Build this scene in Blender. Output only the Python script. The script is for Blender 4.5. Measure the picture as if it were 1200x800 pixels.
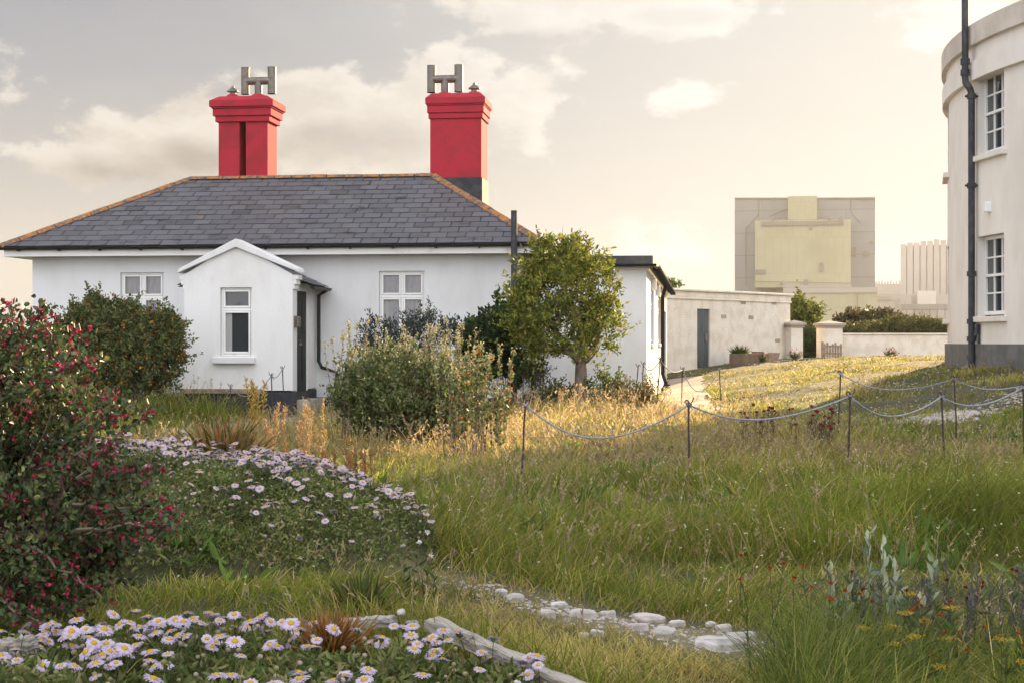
import bpy, math, random
import numpy as np
from mathutils import Vector, Matrix

# ------------------------------------------------------------------ reset
for o in list(bpy.data.objects): bpy.data.objects.remove(o)
SC = bpy.context.scene
COL = SC.collection
R = math.radians

# ------------------------------------------------------------------ camera
F, EYE = 1800.0, 1.5
cam_d = bpy.data.cameras.new('camera'); cam = bpy.data.objects.new('camera', cam_d)
COL.objects.link(cam); SC.camera = cam
cam.location = (0, 0, EYE); cam.rotation_euler = (R(90), 0, 0)
cam_d.sensor_width = 36; cam_d.lens = F/1200*36
cam_d.clip_start = .05; cam_d.clip_end = 8000

# ------------------------------------------------------------------ world
SUN_AZ, SUN_EL = 28.0, 15.0      # azimuth measured from +Y towards +X
SKY_STRENGTH = .05
w = bpy.data.worlds.new('World'); SC.world = w; w.use_nodes = True
nt = w.node_tree; nt.nodes.clear()
def N(t, **k):
    n = nt.nodes.new(t)
    for a, b in k.items(): setattr(n, a, b)
    return n
def L(a, b): nt.links.new(a, b)
def M_(op, a, b=None, c=None, clamp=False):
    n = N('ShaderNodeMath', operation=op); n.use_clamp = clamp
    for i, x in enumerate((a, b, c)):
        if x is None: continue
        if isinstance(x, (int, float)): n.inputs[i].default_value = x
        else: L(x, n.inputs[i])
    return n.outputs[0]
def MIX(fac, a, b, mode='MIX'):
    n = N('ShaderNodeMix', data_type='RGBA', blend_type=mode)
    for i, x in ((0, fac), (6, a), (7, b)):
        if isinstance(x, (int, float)): n.inputs[i].default_value = x
        elif isinstance(x, tuple): n.inputs[i].default_value = (*x, 1)
        else: L(x, n.inputs[i])
    return n.outputs[2]
sky = N('ShaderNodeTexSky', sky_type='NISHITA'); sky.sun_disc = False
sky.sun_elevation = R(SUN_EL); sky.sun_rotation = R(SUN_AZ)
sky.air_density = 1.0; sky.dust_density = 3.0; sky.ozone_density = 1.0
tc = N('ShaderNodeTexCoord'); D = tc.outputs['Generated']
sep = N('ShaderNodeSeparateXYZ'); L(D, sep.inputs[0])
# nearness to the sun (broad glow of thin cloud)
sd = Vector((math.sin(R(SUN_AZ))*math.cos(R(SUN_EL)), math.cos(R(SUN_AZ))*math.cos(R(SUN_EL)), math.sin(R(SUN_EL))))
dot = N('ShaderNodeVectorMath', operation='DOT_PRODUCT'); L(D, dot.inputs[0]); dot.inputs[1].default_value = sd
mr = N('ShaderNodeMapRange', interpolation_type='SMOOTHSTEP'); L(dot.outputs['Value'], mr.inputs[0])
mr.inputs[1].default_value = .78; mr.inputs[2].default_value = 1.0
glow = mr.outputs[0]
el = N('ShaderNodeMapRange', interpolation_type='SMOOTHSTEP'); L(sep.outputs[2], el.inputs[0])
el.inputs[1].default_value = 0.0; el.inputs[2].default_value = .24
VEIL_TOP, VEIL_LOW, VEIL_SUN, VEIL_BACK_FILL = (2.65,2.8,3.1), (4.3,4.1,3.75), (5.3,5.2,4.9), (15.2,15.4,16.3)
veil = MIX(el.outputs[0], VEIL_LOW, VEIL_TOP)
veil = MIX(glow, veil, VEIL_SUN)
bk = N('ShaderNodeMapRange', interpolation_type='SMOOTHSTEP'); L(sep.outputs[1], bk.inputs[0])
bk.inputs[1].default_value = .5; bk.inputs[2].default_value = -.5
veil = MIX(bk.outputs[0], veil, VEIL_BACK_FILL)  # unseen sky behind the camera, brightened as added fill for shaded fronts
base = MIX(.98, sky.outputs[0], veil)
# clouds
mp = N('ShaderNodeMapping'); L(D, mp.inputs[0]); mp.inputs['Scale'].default_value = (1, 1, 1.7)
nz = N('ShaderNodeTexNoise'); L(mp.outputs[0], nz.inputs[0]); nz.inputs['Scale'].default_value = 24; nz.inputs['Detail'].default_value = 7; nz.inputs['Roughness'].default_value = .58
nz2 = N('ShaderNodeTexNoise'); L(mp.outputs[0], nz2.inputs[0]); nz2.inputs['Scale'].default_value = 4.0; nz2.inputs['Detail'].default_value = 4
def cdir(px, py):
    return Vector(((px-600)/F, 1, (400-py)/F)).normalized()
blobs = [(150,180,100,46),(95,195,60,34),(220,150,60,34),(345,118,60,40),(430,135,110,52),(520,110,100,52),(600,118,66,44),(640,15,130,32),(760,8,120,34),(808,108,52,30),(785,290,110,28),(1130,20,70,30),(740,275,40,24),(-300,60,200,60),(1500,150,220,60),(480,170,180,38)]
acc = None
for (px, py, rx, ry) in blobs:
    c = cdir(px, py)
    s = N('ShaderNodeVectorMath', operation='SUBTRACT'); L(D, s.inputs[0]); s.inputs[1].default_value = c
    m = N('ShaderNodeVectorMath', operation='MULTIPLY'); L(s.outputs[0], m.inputs[0]); m.inputs[1].default_value = (F/rx, F/rx*.6, F/ry)
    ln = N('ShaderNodeVectorMath', operation='LENGTH'); L(m.outputs[0], ln.inputs[0])
    v = M_('SUBTRACT', 1.15, ln.outputs['Value'])
    acc = v if acc is None else M_('MAXIMUM', acc, v)
cores = None
for (px, py, rx, ry) in [(420,168,120,30),(540,165,70,24),(150,205,90,24),(230,190,50,22),(690,48,110,15),(800,20,60,12),(790,312,90,12)]:
    s = N('ShaderNodeVectorMath', operation='SUBTRACT'); L(D, s.inputs[0]); s.inputs[1].default_value = cdir(px, py)
    m = N('ShaderNodeVectorMath', operation='MULTIPLY'); L(s.outputs[0], m.inputs[0]); m.inputs[1].default_value = (F/rx, F/rx*.6, F/ry)
    ln = N('ShaderNodeVectorMath', operation='LENGTH'); L(m.outputs[0], ln.inputs[0])
    v = M_('SUBTRACT', 1.15, ln.outputs['Value'])
    cores = v if cores is None else M_('MAXIMUM', cores, v)
nn = M_('SUBTRACT', nz.outputs[0], .5)
dens = M_('ADD', M_('ADD', acc, M_('MULTIPLY', nn, 3.3)), M_('MULTIPLY', M_('SUBTRACT', nz2.outputs[0], .5), 1.6))
cm = N('ShaderNodeMapRange', interpolation_type='SMOOTHSTEP'); L(dens, cm.inputs[0]); cm.inputs[1].default_value = .1; cm.inputs[2].default_value = .62
body = N('ShaderNodeMapRange', interpolation_type='SMOOTHSTEP'); L(M_('ADD', cores, M_('MULTIPLY', nn, 2.0)), body.inputs[0]); body.inputs[1].default_value = -.35; body.inputs[2].default_value = .9
ccol = MIX(body.outputs[0], (4.8,4.45,3.95), (2.9,2.65,2.4))
mo = N('ShaderNodeVectorMath', operation='ADD'); L(mp.outputs[0], mo.inputs[0]); mo.inputs[1].default_value = (.010, 0, .018)
nzo = N('ShaderNodeTexNoise'); L(mo.outputs[0], nzo.inputs[0]); nzo.inputs['Scale'].default_value = 24; nzo.inputs['Detail'].default_value = 7; nzo.inputs['Roughness'].default_value = .5
rel_ = N('ShaderNodeMapRange', interpolation_type='SMOOTHSTEP'); L(M_('SUBTRACT', nz.outputs[0], nzo.outputs[0]), rel_.inputs[0]); rel_.inputs[1].default_value = -.16; rel_.inputs[2].default_value = .16
ccol = MIX(M_('MULTIPLY', M_('MULTIPLY', rel_.outputs[0], .8), M_('SUBTRACT', 1.0, M_('MULTIPLY', body.outputs[0], .6))), ccol, (6.1,5.75,5.15))
ccol = MIX(M_('MULTIPLY', glow, .7), ccol, (7.6,7.5,7.2))
# generic thin streaks everywhere
mp2 = N('ShaderNodeMapping'); L(D, mp2.inputs[0]); mp2.inputs['Scale'].default_value = (2, 2, 9)
nz3 = N('ShaderNodeTexNoise'); L(mp2.outputs[0], nz3.inputs[0]); nz3.inputs['Scale'].default_value = 2.2; nz3.inputs['Detail'].default_value = 6
st = N('ShaderNodeMapRange'); L(nz3.outputs[0], st.inputs[0]); st.inputs[1].default_value = .42; st.inputs[2].default_value = .75; st.inputs[4].default_value = .35
base = MIX(M_('MULTIPLY', st.outputs[0], .35), base, ccol)
final = MIX(M_('MULTIPLY', cm.outputs[0], .88), base, ccol)
final = MIX(1.0, final, (.85, .85, .85), 'MULTIPLY')
bg = N('ShaderNodeBackground'); L(final, bg.inputs[0]); bg.inputs[1].default_value = SKY_STRENGTH
wo = N('ShaderNodeOutputWorld'); L(bg.outputs[0], wo.inputs[0])

# ------------------------------------------------------------------ sun
sl = bpy.data.lights.new('sun', 'SUN'); so = bpy.data.objects.new('sun', sl); COL.objects.link(so)
sl.energy = 5.0; sl.angle = R(.6); sl.color = (1.0, .72, .42)
so.rotation_euler = sd.to_track_quat('Z', 'Y').to_euler(); so.location = (40, 50, 40)

SC.view_settings.view_transform = 'Standard'; SC.view_settings.look = 'None'
SC.view_settings.gamma = 1; SC.view_settings.use_curve_mapping = False
SC.view_settings.exposure = 1.75
SC.render.engine = 'CYCLES'

# ------------------------------------------------------------------ tools
rng = np.random.default_rng(7)
random.seed(7)
def P(px, py, Y): return Vector(((px-600)/F*Y, Y, EYE+(400-py)/F*Y))
def on_plane(O, d, px, py=400):
    p = (px-600)/F
    t = (p*O[1]-O[0])/(d[0]-p*d[1]); Y = O[1]+t*d[1]
    return t, EYE+(400-py)/F*Y

def vnoise(x, y, s=1.0, seed=0):
    x = np.asarray(x, float)*s+seed*17.3; y = np.asarray(y, float)*s+seed*5.7
    xi = np.floor(x); yi = np.floor(y); fx = x-xi; fy = y-yi
    fx = fx*fx*(3-2*fx); fy = fy*fy*(3-2*fy)
    def h(a, b):
        v = np.sin(a*127.1+b*311.7+seed*74.7)*43758.5453
        return v-np.floor(v)
    return (h(xi, yi)*(1-fx)+h(xi+1, yi)*fx)*(1-fy)+(h(xi, yi+1)*(1-fx)+h(xi+1, yi+1)*fx)*fy
def sstep(a, b, x):
    t = np.clip((x-a)/(b-a), 0, 1); return t*t*(3-2*t)

class MB:
    def __init__(s): s.v = []; s.f = []; s.m = []; s.c = []
    def add(s, vs, fs, mi=0, col=None):
        b = len(s.v); s.v += [tuple(v) for v in vs]
        s.c += [col or (1, 1, 1)]*len(vs)
        for f in fs: s.f.append(tuple(b+i for i in f)); s.m.append(mi)
        return s
    def box(s, x0, x1, y0, y1, z0, z1, mi=0, col=None):
        vs = [(x0,y0,z0),(x1,y0,z0),(x1,y1,z0),(x0,y1,z0),(x0,y0,z1),(x1,y0,z1),(x1,y1,z1),(x0,y1,z1)]
        return s.add(vs, [(0,3,2,1),(4,5,6,7),(0,1,5,4),(1,2,6,5),(2,3,7,6),(3,0,4,7)], mi, col)
    def prism(s, poly, y0, y1, mi=0):     # polygon in x,z extruded along y
        n = len(poly)
        vs = [(x, y0, z) for x, z in poly]+[(x, y1, z) for x, z in poly]
        fs = [tuple(range(n)), tuple(range(2*n-1, n-1, -1))]
        for i in range(n):
            j = (i+1) % n; fs.append((i, i+n, j+n, j))
        return s.add(vs, fs, mi)
    def tube(s, pts, r, n=8, mi=0, cap=True):
        pts = [Vector(p) for p in pts]; k = len(pts)
        rs = r if isinstance(r, (list, tuple)) else [r]*k
        vs = []; up = None
        for i, p in enumerate(pts):
            d = (pts[min(i+1, k-1)]-pts[max(i-1, 0)]).normalized()
            if up is None: up = Vector((0, 0, 1)) if abs(d.z) < .9 else Vector((1, 0, 0))
            a = d.cross(up); 
            if a.length < 1e-4: a = d.cross(Vector((0, 1, 0)))
            a.normalize(); b = a.cross(d).normalized(); up = b
            for j in range(n):
                t = 2*math.pi*j/n
                vs.append(p+(a*math.cos(t)+b*math.sin(t))*rs[i])
        fs = []
        for i in range(k-1):
            for j in range(n):
                j2 = (j+1) % n
                fs.append((i*n+j, i*n+j2, (i+1)*n+j2, (i+1)*n+j))
        if cap: fs += [tuple(range(n-1, -1, -1)), tuple(range((k-1)*n, k*n))]
        return s.add(vs, fs, mi)
    def lathe(s, prof, c=(0, 0, 0), n=16, mi=0):
        vs = []
        for r, z in prof:
            for j in range(n):
                t = 2*math.pi*j/n; vs.append((c[0]+r*math.cos(t), c[1]+r*math.sin(t), c[2]+z))
        fs = []
        for i in range(len(prof)-1):
            for j in range(n):
                j2 = (j+1) % n; fs.append((i*n+j, i*n+j2, (i+1)*n+j2, (i+1)*n+j))
        fs += [tuple(range(n-1, -1, -1)), tuple(range((len(prof)-1)*n, len(prof)*n))]
        return s.add(vs, fs, mi)
    def build(s, name, mats, parent=None, bevel=0, smooth=False, mat=None):
        me = bpy.data.meshes.new(name); me.from_pydata(s.v, [], s.f)
        if not isinstance(mats, (list, tuple)): mats = [mats]
        for m in mats: me.materials.append(m)
        me.polygons.foreach_set('material_index', s.m)
        ca = me.color_attributes.new('Col', 'FLOAT_COLOR', 'POINT')
        a = np.ones((len(s.v), 4), np.float32); a[:, :3] = np.array(s.c); ca.data.foreach_set('color', a.ravel())
        if smooth: me.polygons.foreach_set('use_smooth', [True]*len(s.f))
        me.update()
        o = bpy.data.objects.new(name, me); COL.objects.link(o)
        if parent: o.parent = parent
        if mat: o.matrix_local = mat
        if bevel:
            b = o.modifiers.new('bevel', 'BEVEL'); b.width = bevel; b.segments = 2; b.limit_method = 'ANGLE'
        return o

def npmesh(name, verts, faces, cols, mat, parent=None, smooth=False):
    """verts (n,3); faces list of (m,k) int arrays; cols (n,3)"""
    me = bpy.data.meshes.new(name)
    me.vertices.add(len(verts)); me.vertices.foreach_set('co', np.asarray(verts, np.float32).ravel())
    idx = np.concatenate([f.ravel() for f in faces]).astype(np.int32)
    tot = np.concatenate([np.full(len(f), f.shape[1], np.int32) for f in faces])
    st_ = np.concatenate([[0], np.cumsum(tot)[:-1]]).astype(np.int32)
    me.loops.add(len(idx)); me.loops.foreach_set('vertex_index', idx)
    me.polygons.add(len(tot)); me.polygons.foreach_set('loop_start', st_); me.polygons.foreach_set('loop_total', tot)
    if smooth: me.polygons.foreach_set('use_smooth', np.ones(len(tot), bool))
    ca = me.color_attributes.new('Col', 'FLOAT_COLOR', 'POINT')
    a = np.ones((len(verts), 4), np.float32); a[:, :3] = cols; ca.data.foreach_set('color', a.ravel())
    me.materials.append(mat); me.update(calc_edges=True)
    o = bpy.data.objects.new(name, me); COL.objects.link(o)
    if parent: o.parent = parent
    return o

def tag(o, label, cat, group=None, kind=None):
    o['label'] = label; o['category'] = cat
    if group: o['group'] = group
    if kind: o['kind'] = kind
    return o
def thing(name, label, cat, loc=(0, 0, 0), rz=0, group=None):
    o = bpy.data.objects.new(name, None); COL.objects.link(o); o.location = loc; o.rotation_euler = (0, 0, rz)
    o.empty_display_size = .2
    return tag(o, label, cat, group)
def dup(o, parent=None, loc=None, rz=None):
    c = o.copy(); COL.objects.link(c)
    if parent: c.parent = parent
    if loc is not None: c.location = loc
    if rz is not None: c.rotation_euler = (0, 0, rz)
    for ch in [x for x in bpy.data.objects if x.parent == o]: dup(ch, c)
    return c

# ------------------------------------------------------------------ materials
def mat(name, col, rough=.8, var=None, vscale=2.0, vlo=.4, vhi=.65, bump=0, bscale=30, attr=False, metal=0, spec=.5,
        brick=None, stain=None, translucent=0, spots=None, vmap=(1, 1, 1)):
    m = bpy.data.materials.new(name); m.use_nodes = True; t = m.node_tree; n = t.nodes; l = t.links
    p = n['Principled BSDF']; p.inputs['Roughness'].default_value = rough; p.inputs['Metallic'].default_value = metal
    p.inputs['Specular IOR Level'].default_value = spec
    def mx(f, a, b, mode='MIX'):
        k = n.new('ShaderNodeMix'); k.data_type = 'RGBA'; k.blend_type = mode
        for i, x in ((0, f), (6, a), (7, b)):
            if isinstance(x, (int, float)): k.inputs[i].default_value = x
            elif isinstance(x, tuple): k.inputs[i].default_value = (*x, 1)
            else: l.new(x, k.inputs[i])
        return k.outputs[2]
    tcn = n.new('ShaderNodeTexCoord'); mpn = n.new('ShaderNodeMapping'); mpn.inputs['Scale'].default_value = vmap
    l.new(tcn.outputs['Object'], mpn.inputs[0])
    co = mpn.outputs[0]
    def noise(scale, detail=6, lo=0, hi=1, rough_=.6, c=None):
        k = n.new('ShaderNodeTexNoise'); k.inputs['Scale'].default_value = scale; k.inputs['Detail'].default_value = detail; k.inputs['Roughness'].default_value = rough_
        l.new(c or co, k.inputs[0])
        r = n.new('ShaderNodeMapRange'); r.interpolation_type = 'SMOOTHSTEP'; l.new(k.outputs[0], r.inputs[0]); r.inputs[1].default_value = lo; r.inputs[2].default_value = hi
        return r.outputs[0]
    c = col
    if attr:
        at = n.new('ShaderNodeAttribute'); at.attribute_name = 'Col'
        c = at.outputs['Color'] if col is None else mx(1.0, col, at.outputs['Color'], 'MULTIPLY')
    if var: c = mx(noise(vscale, 8, vlo, vhi), c, var)
    if stain: # (colour, scale, lo, hi)
        c = mx(noise(stain[1], 9, stain[2], stain[3], .7), c, stain[0])
    if spots:
        c = mx(noise(spots[1], 4, spots[2], spots[3], .6), c, spots[0])
    hgt = None
    if brick:  # (scale, width, height, mortar, strength, darken)
        bt = n.new('ShaderNodeTexBrick'); bt.inputs['Scale'].default_value = 1
        # project bricks on the dominant wall plane: use (x+y, z)
        s3 = n.new('ShaderNodeSeparateXYZ'); l.new(tcn.outputs['Object'], s3.inputs[0])
        ad = n.new('ShaderNodeMath'); ad.operation = 'ADD'; l.new(s3.outputs[0], ad.inputs[0]); l.new(s3.outputs[1], ad.inputs[1])
        cb = n.new('ShaderNodeCombineXYZ'); l.new(ad.outputs[0], cb.inputs[0]); l.new(s3.outputs[2], cb.inputs[1])
        l.new(cb.outputs[0], bt.inputs['Vector'])
        bt.inputs['Brick Width'].default_value = brick[0]; bt.inputs['Row Height'].default_value = brick[1]
        bt.inputs['Mortar Size'].default_value = brick[2]; bt.inputs['Mortar Smooth'].default_value = .6
        bt.inputs['Color1'].default_value = (1, 1, 1, 1); bt.inputs['Color2'].default_value = (.8, .8, .8, 1); bt.inputs['Mortar'].default_value = (.0, .0, .0, 1)
        hgt = bt.outputs['Color']
        dk = n.new('ShaderNodeMath'); dk.operation = 'MULTIPLY'; l.new(bt.outputs['Fac'], dk.inputs[0]); dk.inputs[1].default_value = brick[4]
        c = mx(dk.outputs[0], c, tuple(x*.6 for x in (col if isinstance(col, tuple) else (.5, .5, .5))))
        b2 = n.new('ShaderNodeBump'); b2.inputs['Strength'].default_value = brick[3]; b2.inputs['Distance'].default_value = .008; l.new(hgt, b2.inputs['Height'])
    if isinstance(c, tuple): p.inputs['Base Color'].default_value = (*c, 1)
    else: l.new(c, p.inputs['Base Color'])
    if bump:
        bn = n.new('ShaderNodeBump'); bn.inputs['Strength'].default_value = bump; bn.inputs['Distance'].default_value = .02
        k = n.new('ShaderNodeTexNoise'); k.inputs['Scale'].default_value = bscale; k.inputs['Detail'].default_value = 6; l.new(co, k.inputs[0]); l.new(k.outputs[0], bn.inputs['Height'])
        if hgt: l.new(b2.outputs[0], bn.inputs['Normal'])
        l.new(bn.outputs[0], p.inputs['Normal'])
    elif hgt: l.new(b2.outputs[0], p.inputs['Normal'])
    if translucent:
        tr = n.new('ShaderNodeBsdfTranslucent'); ms = n.new('ShaderNodeMixShader'); ms.inputs[0].default_value = translucent
        if isinstance(c, tuple): tr.inputs[0].default_value = (*c, 1)
        else: l.new(c, tr.inputs[0])
        l.new(p.outputs[0], ms.inputs[1]); l.new(tr.outputs[0], ms.inputs[2]); l.new(ms.outputs[0], n['Material Output'].inputs[0])
    return m

M = {}
M['white_wall'] = mat('white_painted_wall', (.735,.735,.74), .8, spec=.2, vmap=(1, 1, .4), var=(.66,.655,.64), vscale=1.3, bump=.25, bscale=18, brick=(.23,.078,.45,1,.10)[0:3]+(.28,.10), stain=((.54,.50,.43), 2.3, .60, .85))
M['render_wall'] = mat('white_rendered_wall', (.735,.73,.72), .85, spec=.2, vmap=(1, 1, .4), var=(.66,.645,.62), vscale=1.3, bump=.3, bscale=40, stain=((.5,.46,.4), 3.0, .60, .82))
M['store_wall'] = mat('old_whitewashed_brick', (.78,.74,.67), .85, var=(.66,.61,.53), vscale=2.2, bump=.6, bscale=9, brick=(.23,.078,.006,.5,.22), stain=((.34,.30,.24), 5.0, .6, .74))
M['tower_wall'] = mat('cream_stucco', (.76,.73,.68), .8, spec=.2, var=(.68,.64,.585), vscale=1.1, bump=.2, bscale=25, stain=((.5,.46,.40), 2.0, .66, .9), vmap=(1, 1, .5))
M['tower_cap'] = mat('weathered_parapet_stucco', (.62,.57,.50), .85, var=(.50,.45,.39), vscale=1.2, bump=.3, bscale=20, stain=((.3,.27,.23), 2.5, .62, .8))
M['plinth'] = mat('black_plinth_paint', (.035,.037,.045), .75, spec=.2, var=(.07,.07,.075), vscale=4, bump=.2)
M['tower_plinth'] = mat('dark_grey_plinth_paint', (.09,.095,.105), .65, var=(.14,.14,.145), vscale=4, bump=.2)
M['black'] = mat('black_iron_paint', (.014,.014,.016), .5, spec=.3)
M['pipe'] = mat('dark_grey_pipe_paint', (.032,.034,.042), .5, spec=.3, var=(.06,.06,.065), vscale=5)
M['white_paint'] = mat('white_gloss_paint', (.8,.8,.78), .35, var=(.66,.63,.56), vscale=6, vlo=.55, vhi=.8)
M['fascia'] = mat('fascia_white_paint', (.78,.77,.73), .5, var=(.6,.55,.45), vscale=2, vlo=.55, vhi=.75, spots=((.3,.12,.03), 2.5, .70, .76))
M['slate'] = mat('slate', (.100,.098,.108), .55, attr=True, var=(.045,.045,.054), vscale=2.6, vlo=.56, vhi=.72, bump=.3, bscale=12, spots=((.28,.12,.03), 2.7, .70, .75), spec=.4, vmap=(1, 1.5, 1.5))
M['ridge'] = mat('lichen_ridge_tile', (.36,.135,.03), .9, var=(.12,.095,.08), vscale=9, vlo=.42, vhi=.56, bump=.8, bscale=14, stain=((.42,.20,.05), 5, .5, .7))
M['felt'] = mat('roofing_felt', (.05,.048,.048), .8, var=(.08,.075,.07), vscale=3, bump=.2)
M['red'] = mat('red_masonry_paint', (.40,.030,.048), .85, spec=.12, var=(.30,.03,.042), vscale=2.4, bump=.25, bscale=14, brick=(.23,.078,.008,.12,.04), stain=((.24,.04,.035), 3.4, .58, .78))
M['metal'] = mat('galvanised_metal', (.20,.18,.155), .5, metal=.6, var=(.14,.12,.10), vscale=8)
M['glass_net_sky'] = mat('glass_net_and_painted_sky', (.20,.19,.20), .06, var=(.15,.14,.15), vscale=3, spec=.8, vmap=(4, 1, 1))  # sky reflection painted into the grey-mauve base, along with the net curtain
M['glass_dark'] = mat('dark_window_glass', (.035,.04,.045), .04, spec=.8)
M['curtain'] = mat('pale_curtain', (.35,.35,.34), .8)
M['door_dark'] = mat('blackish_green_door_paint', (.010,.014,.015), .55, spec=.2)
M['door_green'] = mat('blue_grey_door_paint', (.075,.10,.115), .5, var=(.05,.07,.08), vscale=5, vmap=(1, 1, .3))
M['timber_grey'] = mat('weathered_timber', (.44,.40,.35), .85, var=(.22,.19,.16), vscale=5, vlo=.42, vhi=.66, bump=.9, bscale=12, vmap=(1, 9, 9))
M['timber_rail'] = mat('old_fence_timber', (.33,.26,.19), .85, var=(.2,.15,.11), vscale=8, bump=.4)
M['rust'] = mat('rusted_iron', (.035,.026,.024), .75, var=(.075,.036,.024), vscale=20, bump=.3, bscale=60)
M['rope'] = mat('blue_grey_rope', (.30,.31,.34), .85, var=(.2,.2,.22), vscale=40, bump=.5, bscale=120)
M['stone'] = mat('pale_flint_stone', (.50,.47,.46), .8, attr=True, var=(.34,.31,.29), vscale=9, bump=.5, bscale=25)
M['bark'] = mat('bark', (.19,.15,.115), .9, var=(.10,.075,.055), vscale=9, bump=.9, bscale=16, vmap=(1, 1, .3))
M['stem'] = mat('stem', None, .7, attr=True)
M['leaf'] = mat('leaf', None, .62, attr=True, translucent=.35, spec=.25)
M['leaf_gloss'] = mat('glossy_leaf', None, .5, attr=True, translucent=.25, spec=.35)
M['grass'] = mat('grass', None, .5, attr=True, translucent=.5, spec=.2)
M['petal'] = mat('petal', None, .6, attr=True, translucent=.3, spec=.2)
M['terracotta'] = mat('old_brick', (.20,.14,.10), .85, var=(.14,.10,.08), vscale=6, bump=.4, brick=(.23,.078,.008,.4,.5))
M['tarmac'] = mat('path_concrete', (.42,.36,.29), .85, var=(.30,.26,.21), vscale=1.4, bump=.4, bscale=20)
M['path_grey'] = mat('grey_path', (.24,.23,.23), .85, var=(.18,.17,.16), vscale=1.4, bump=.4, bscale=20)
M['cladding_grey'] = mat('grey_cladding', (.23,.225,.215), .8, var=(.20,.195,.185), vscale=.04, brick=(22,9,.3,0,.6))
M['cladding_yellow'] = mat('yellow_cladding', (.35,.32,.195), .85, var=(.31,.28,.165), vscale=.05, brick=(3.0,14,.16,0,.25))
M['cladding_pale'] = mat('pale_cladding', (.42,.385,.34), .8, var=(.36,.33,.29), vscale=.04)
M['vent_brown'] = mat('brown_vent', (.20,.17,.13), .8)
M['vent_brown2'] = mat('brown_grey_trim', (.34,.30,.25), .8)
M['cladding_light'] = mat('light_cladding', (.62,.57,.50), .8)
M['yellow_metal'] = M['cladding_yellow']
M['concrete'] = mat('stained_concrete', (.40,.36,.31), .85, var=(.25,.22,.18), vscale=.7, bump=.4, bscale=20)

# ------------------------------------------------------------------ terrain
CP = []
def cp(px, py, Y):
    p = P(px, py, Y); CP.append((p.x, p.y, p.z))
for a in [(609,572,14),(807,562,14),(993,552,14.4),(1108,545,15.4),(982,512,20),(1122,522,18.5),(845,478,30),(798,480,29),(768,480,27.5),
          (270,502,27),(320,490,27.5),(150,478,29),(30,490,27),(759,479,29.7),(778,455,45),(781,437,49),(925,420,55),(1107,418,55),
          (1107,431,33.5),(1200,431,29),(1085,487,22),(1165,462,25),(900,455,32),(960,432,42),(1040,428,38),(600,478,28),(480,482,28),(900,500,22),(1200,510,19)]: cp(*a)
CP += [(.5,5.4,.30),(1.2,6.5,.22),(.3,7.1,.30),(-.35,7.2,.40),(2.5,5.2,.28),(4,9,.24),(-.8,6.0,.44),(-1.6,5.2,.46),(-.7,4.1,.465),(.1,4.0,.47),(.65,4.3,.36),
       (-3,7,.42),(-1.8,8.5,.38),(-4,12,.22),(-8,14,.15),(-3,16,.13),(-9,20,.08),(2,19,.2),(0,2,.45),(3,2,.35),(-3,2,.5),(20,20,1.0),(20,10,.4),(22,45,1.0),(-20,30,.1),(-20,10,.2),(-10,45,.1),(0,60,.3),(20,62,.9),(-20,62,0)]
CPa = np.array(CP)
def _tpsk(d2): return np.where(d2 > 1e-12, .5*d2*np.log(np.maximum(d2, 1e-12)), 0)
_n = len(CPa); _A = np.zeros((_n+3, _n+3)); _b = np.zeros(_n+3)
_sy = .6   # compress depth a little
_q = CPa[:, :2]*np.array([1, _sy])
_d2 = ((_q[:, None]-_q[None])**2).sum(-1); _A[:_n, :_n] = _tpsk(_d2)+np.eye(_n)*1.5
_A[:_n, _n] = 1; _A[:_n, _n+1:] = _q; _A[_n, :_n] = 1; _A[_n+1:, :_n] = _q.T; _b[:_n] = CPa[:, 2]
_w = np.linalg.solve(_A, _b)
def terr0(x, y):
    x = np.atleast_1d(np.asarray(x, float)); y = np.atleast_1d(np.asarray(y, float))
    xc = np.clip(x, -22, 22); yc = np.clip(y, 0, 62)
    out = np.empty_like(xc)
    for i in range(0, len(xc), 40000):
        q = np.stack([xc[i:i+40000], yc[i:i+40000]*_sy], 1)
        d2 = ((q[:, None]-_q[None])**2).sum(-1)
        out[i:i+40000] = _tpsk(d2)@_w[:_n]+_w[_n]+q@_w[_n+1:]
    far = np.maximum(np.abs(x-xc), np.abs(y-yc))
    return out*(1-sstep(0, 60, far))+(-.6)*sstep(0, 60, far)
def domeA(x, y):
    # long low bank carrying the seaside daisies
    u = (x+2.02)/1.56; v = (y-8.35)/1.75
    u2 = u*.93+v*.36; v2 = v*.93-u*.36
    r = np.sqrt(np.abs(u2)**2.6+np.abs(v2)**2.4)
    return (.50+.07*(vnoise(x, y, 2.6, 50)-.5)+.05*(vnoise(x, y, 6, 51)-.5))*np.sqrt(np.clip(1-r**2, 0, 1))*(1-.25*sstep(-.5, 1.0, u))
def domeB(x, y):
    u = (x+.78)/.98; v = (y-3.85)/.78
    r = np.sqrt(np.abs(u)**2.6+np.abs(v)**2.6)
    return .11*np.sqrt(np.clip(1-r**2, 0, 1))
def terr(x, y):
    x = np.atleast_1d(np.asarray(x, float)); y = np.atleast_1d(np.asarray(y, float))
    z = terr0(x, y)
    nz_ = (vnoise(x, y, 1.1, 3)-.5)*.09+(vnoise(x, y, 3.1, 4)-.5)*.03
    k = 1-sstep(40, 60, y)
    return z+nz_*k+domeA(x, y)*.93+domeB(x, y)*.85
def gz(x, y): return float(terr(x, y)[0])

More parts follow.
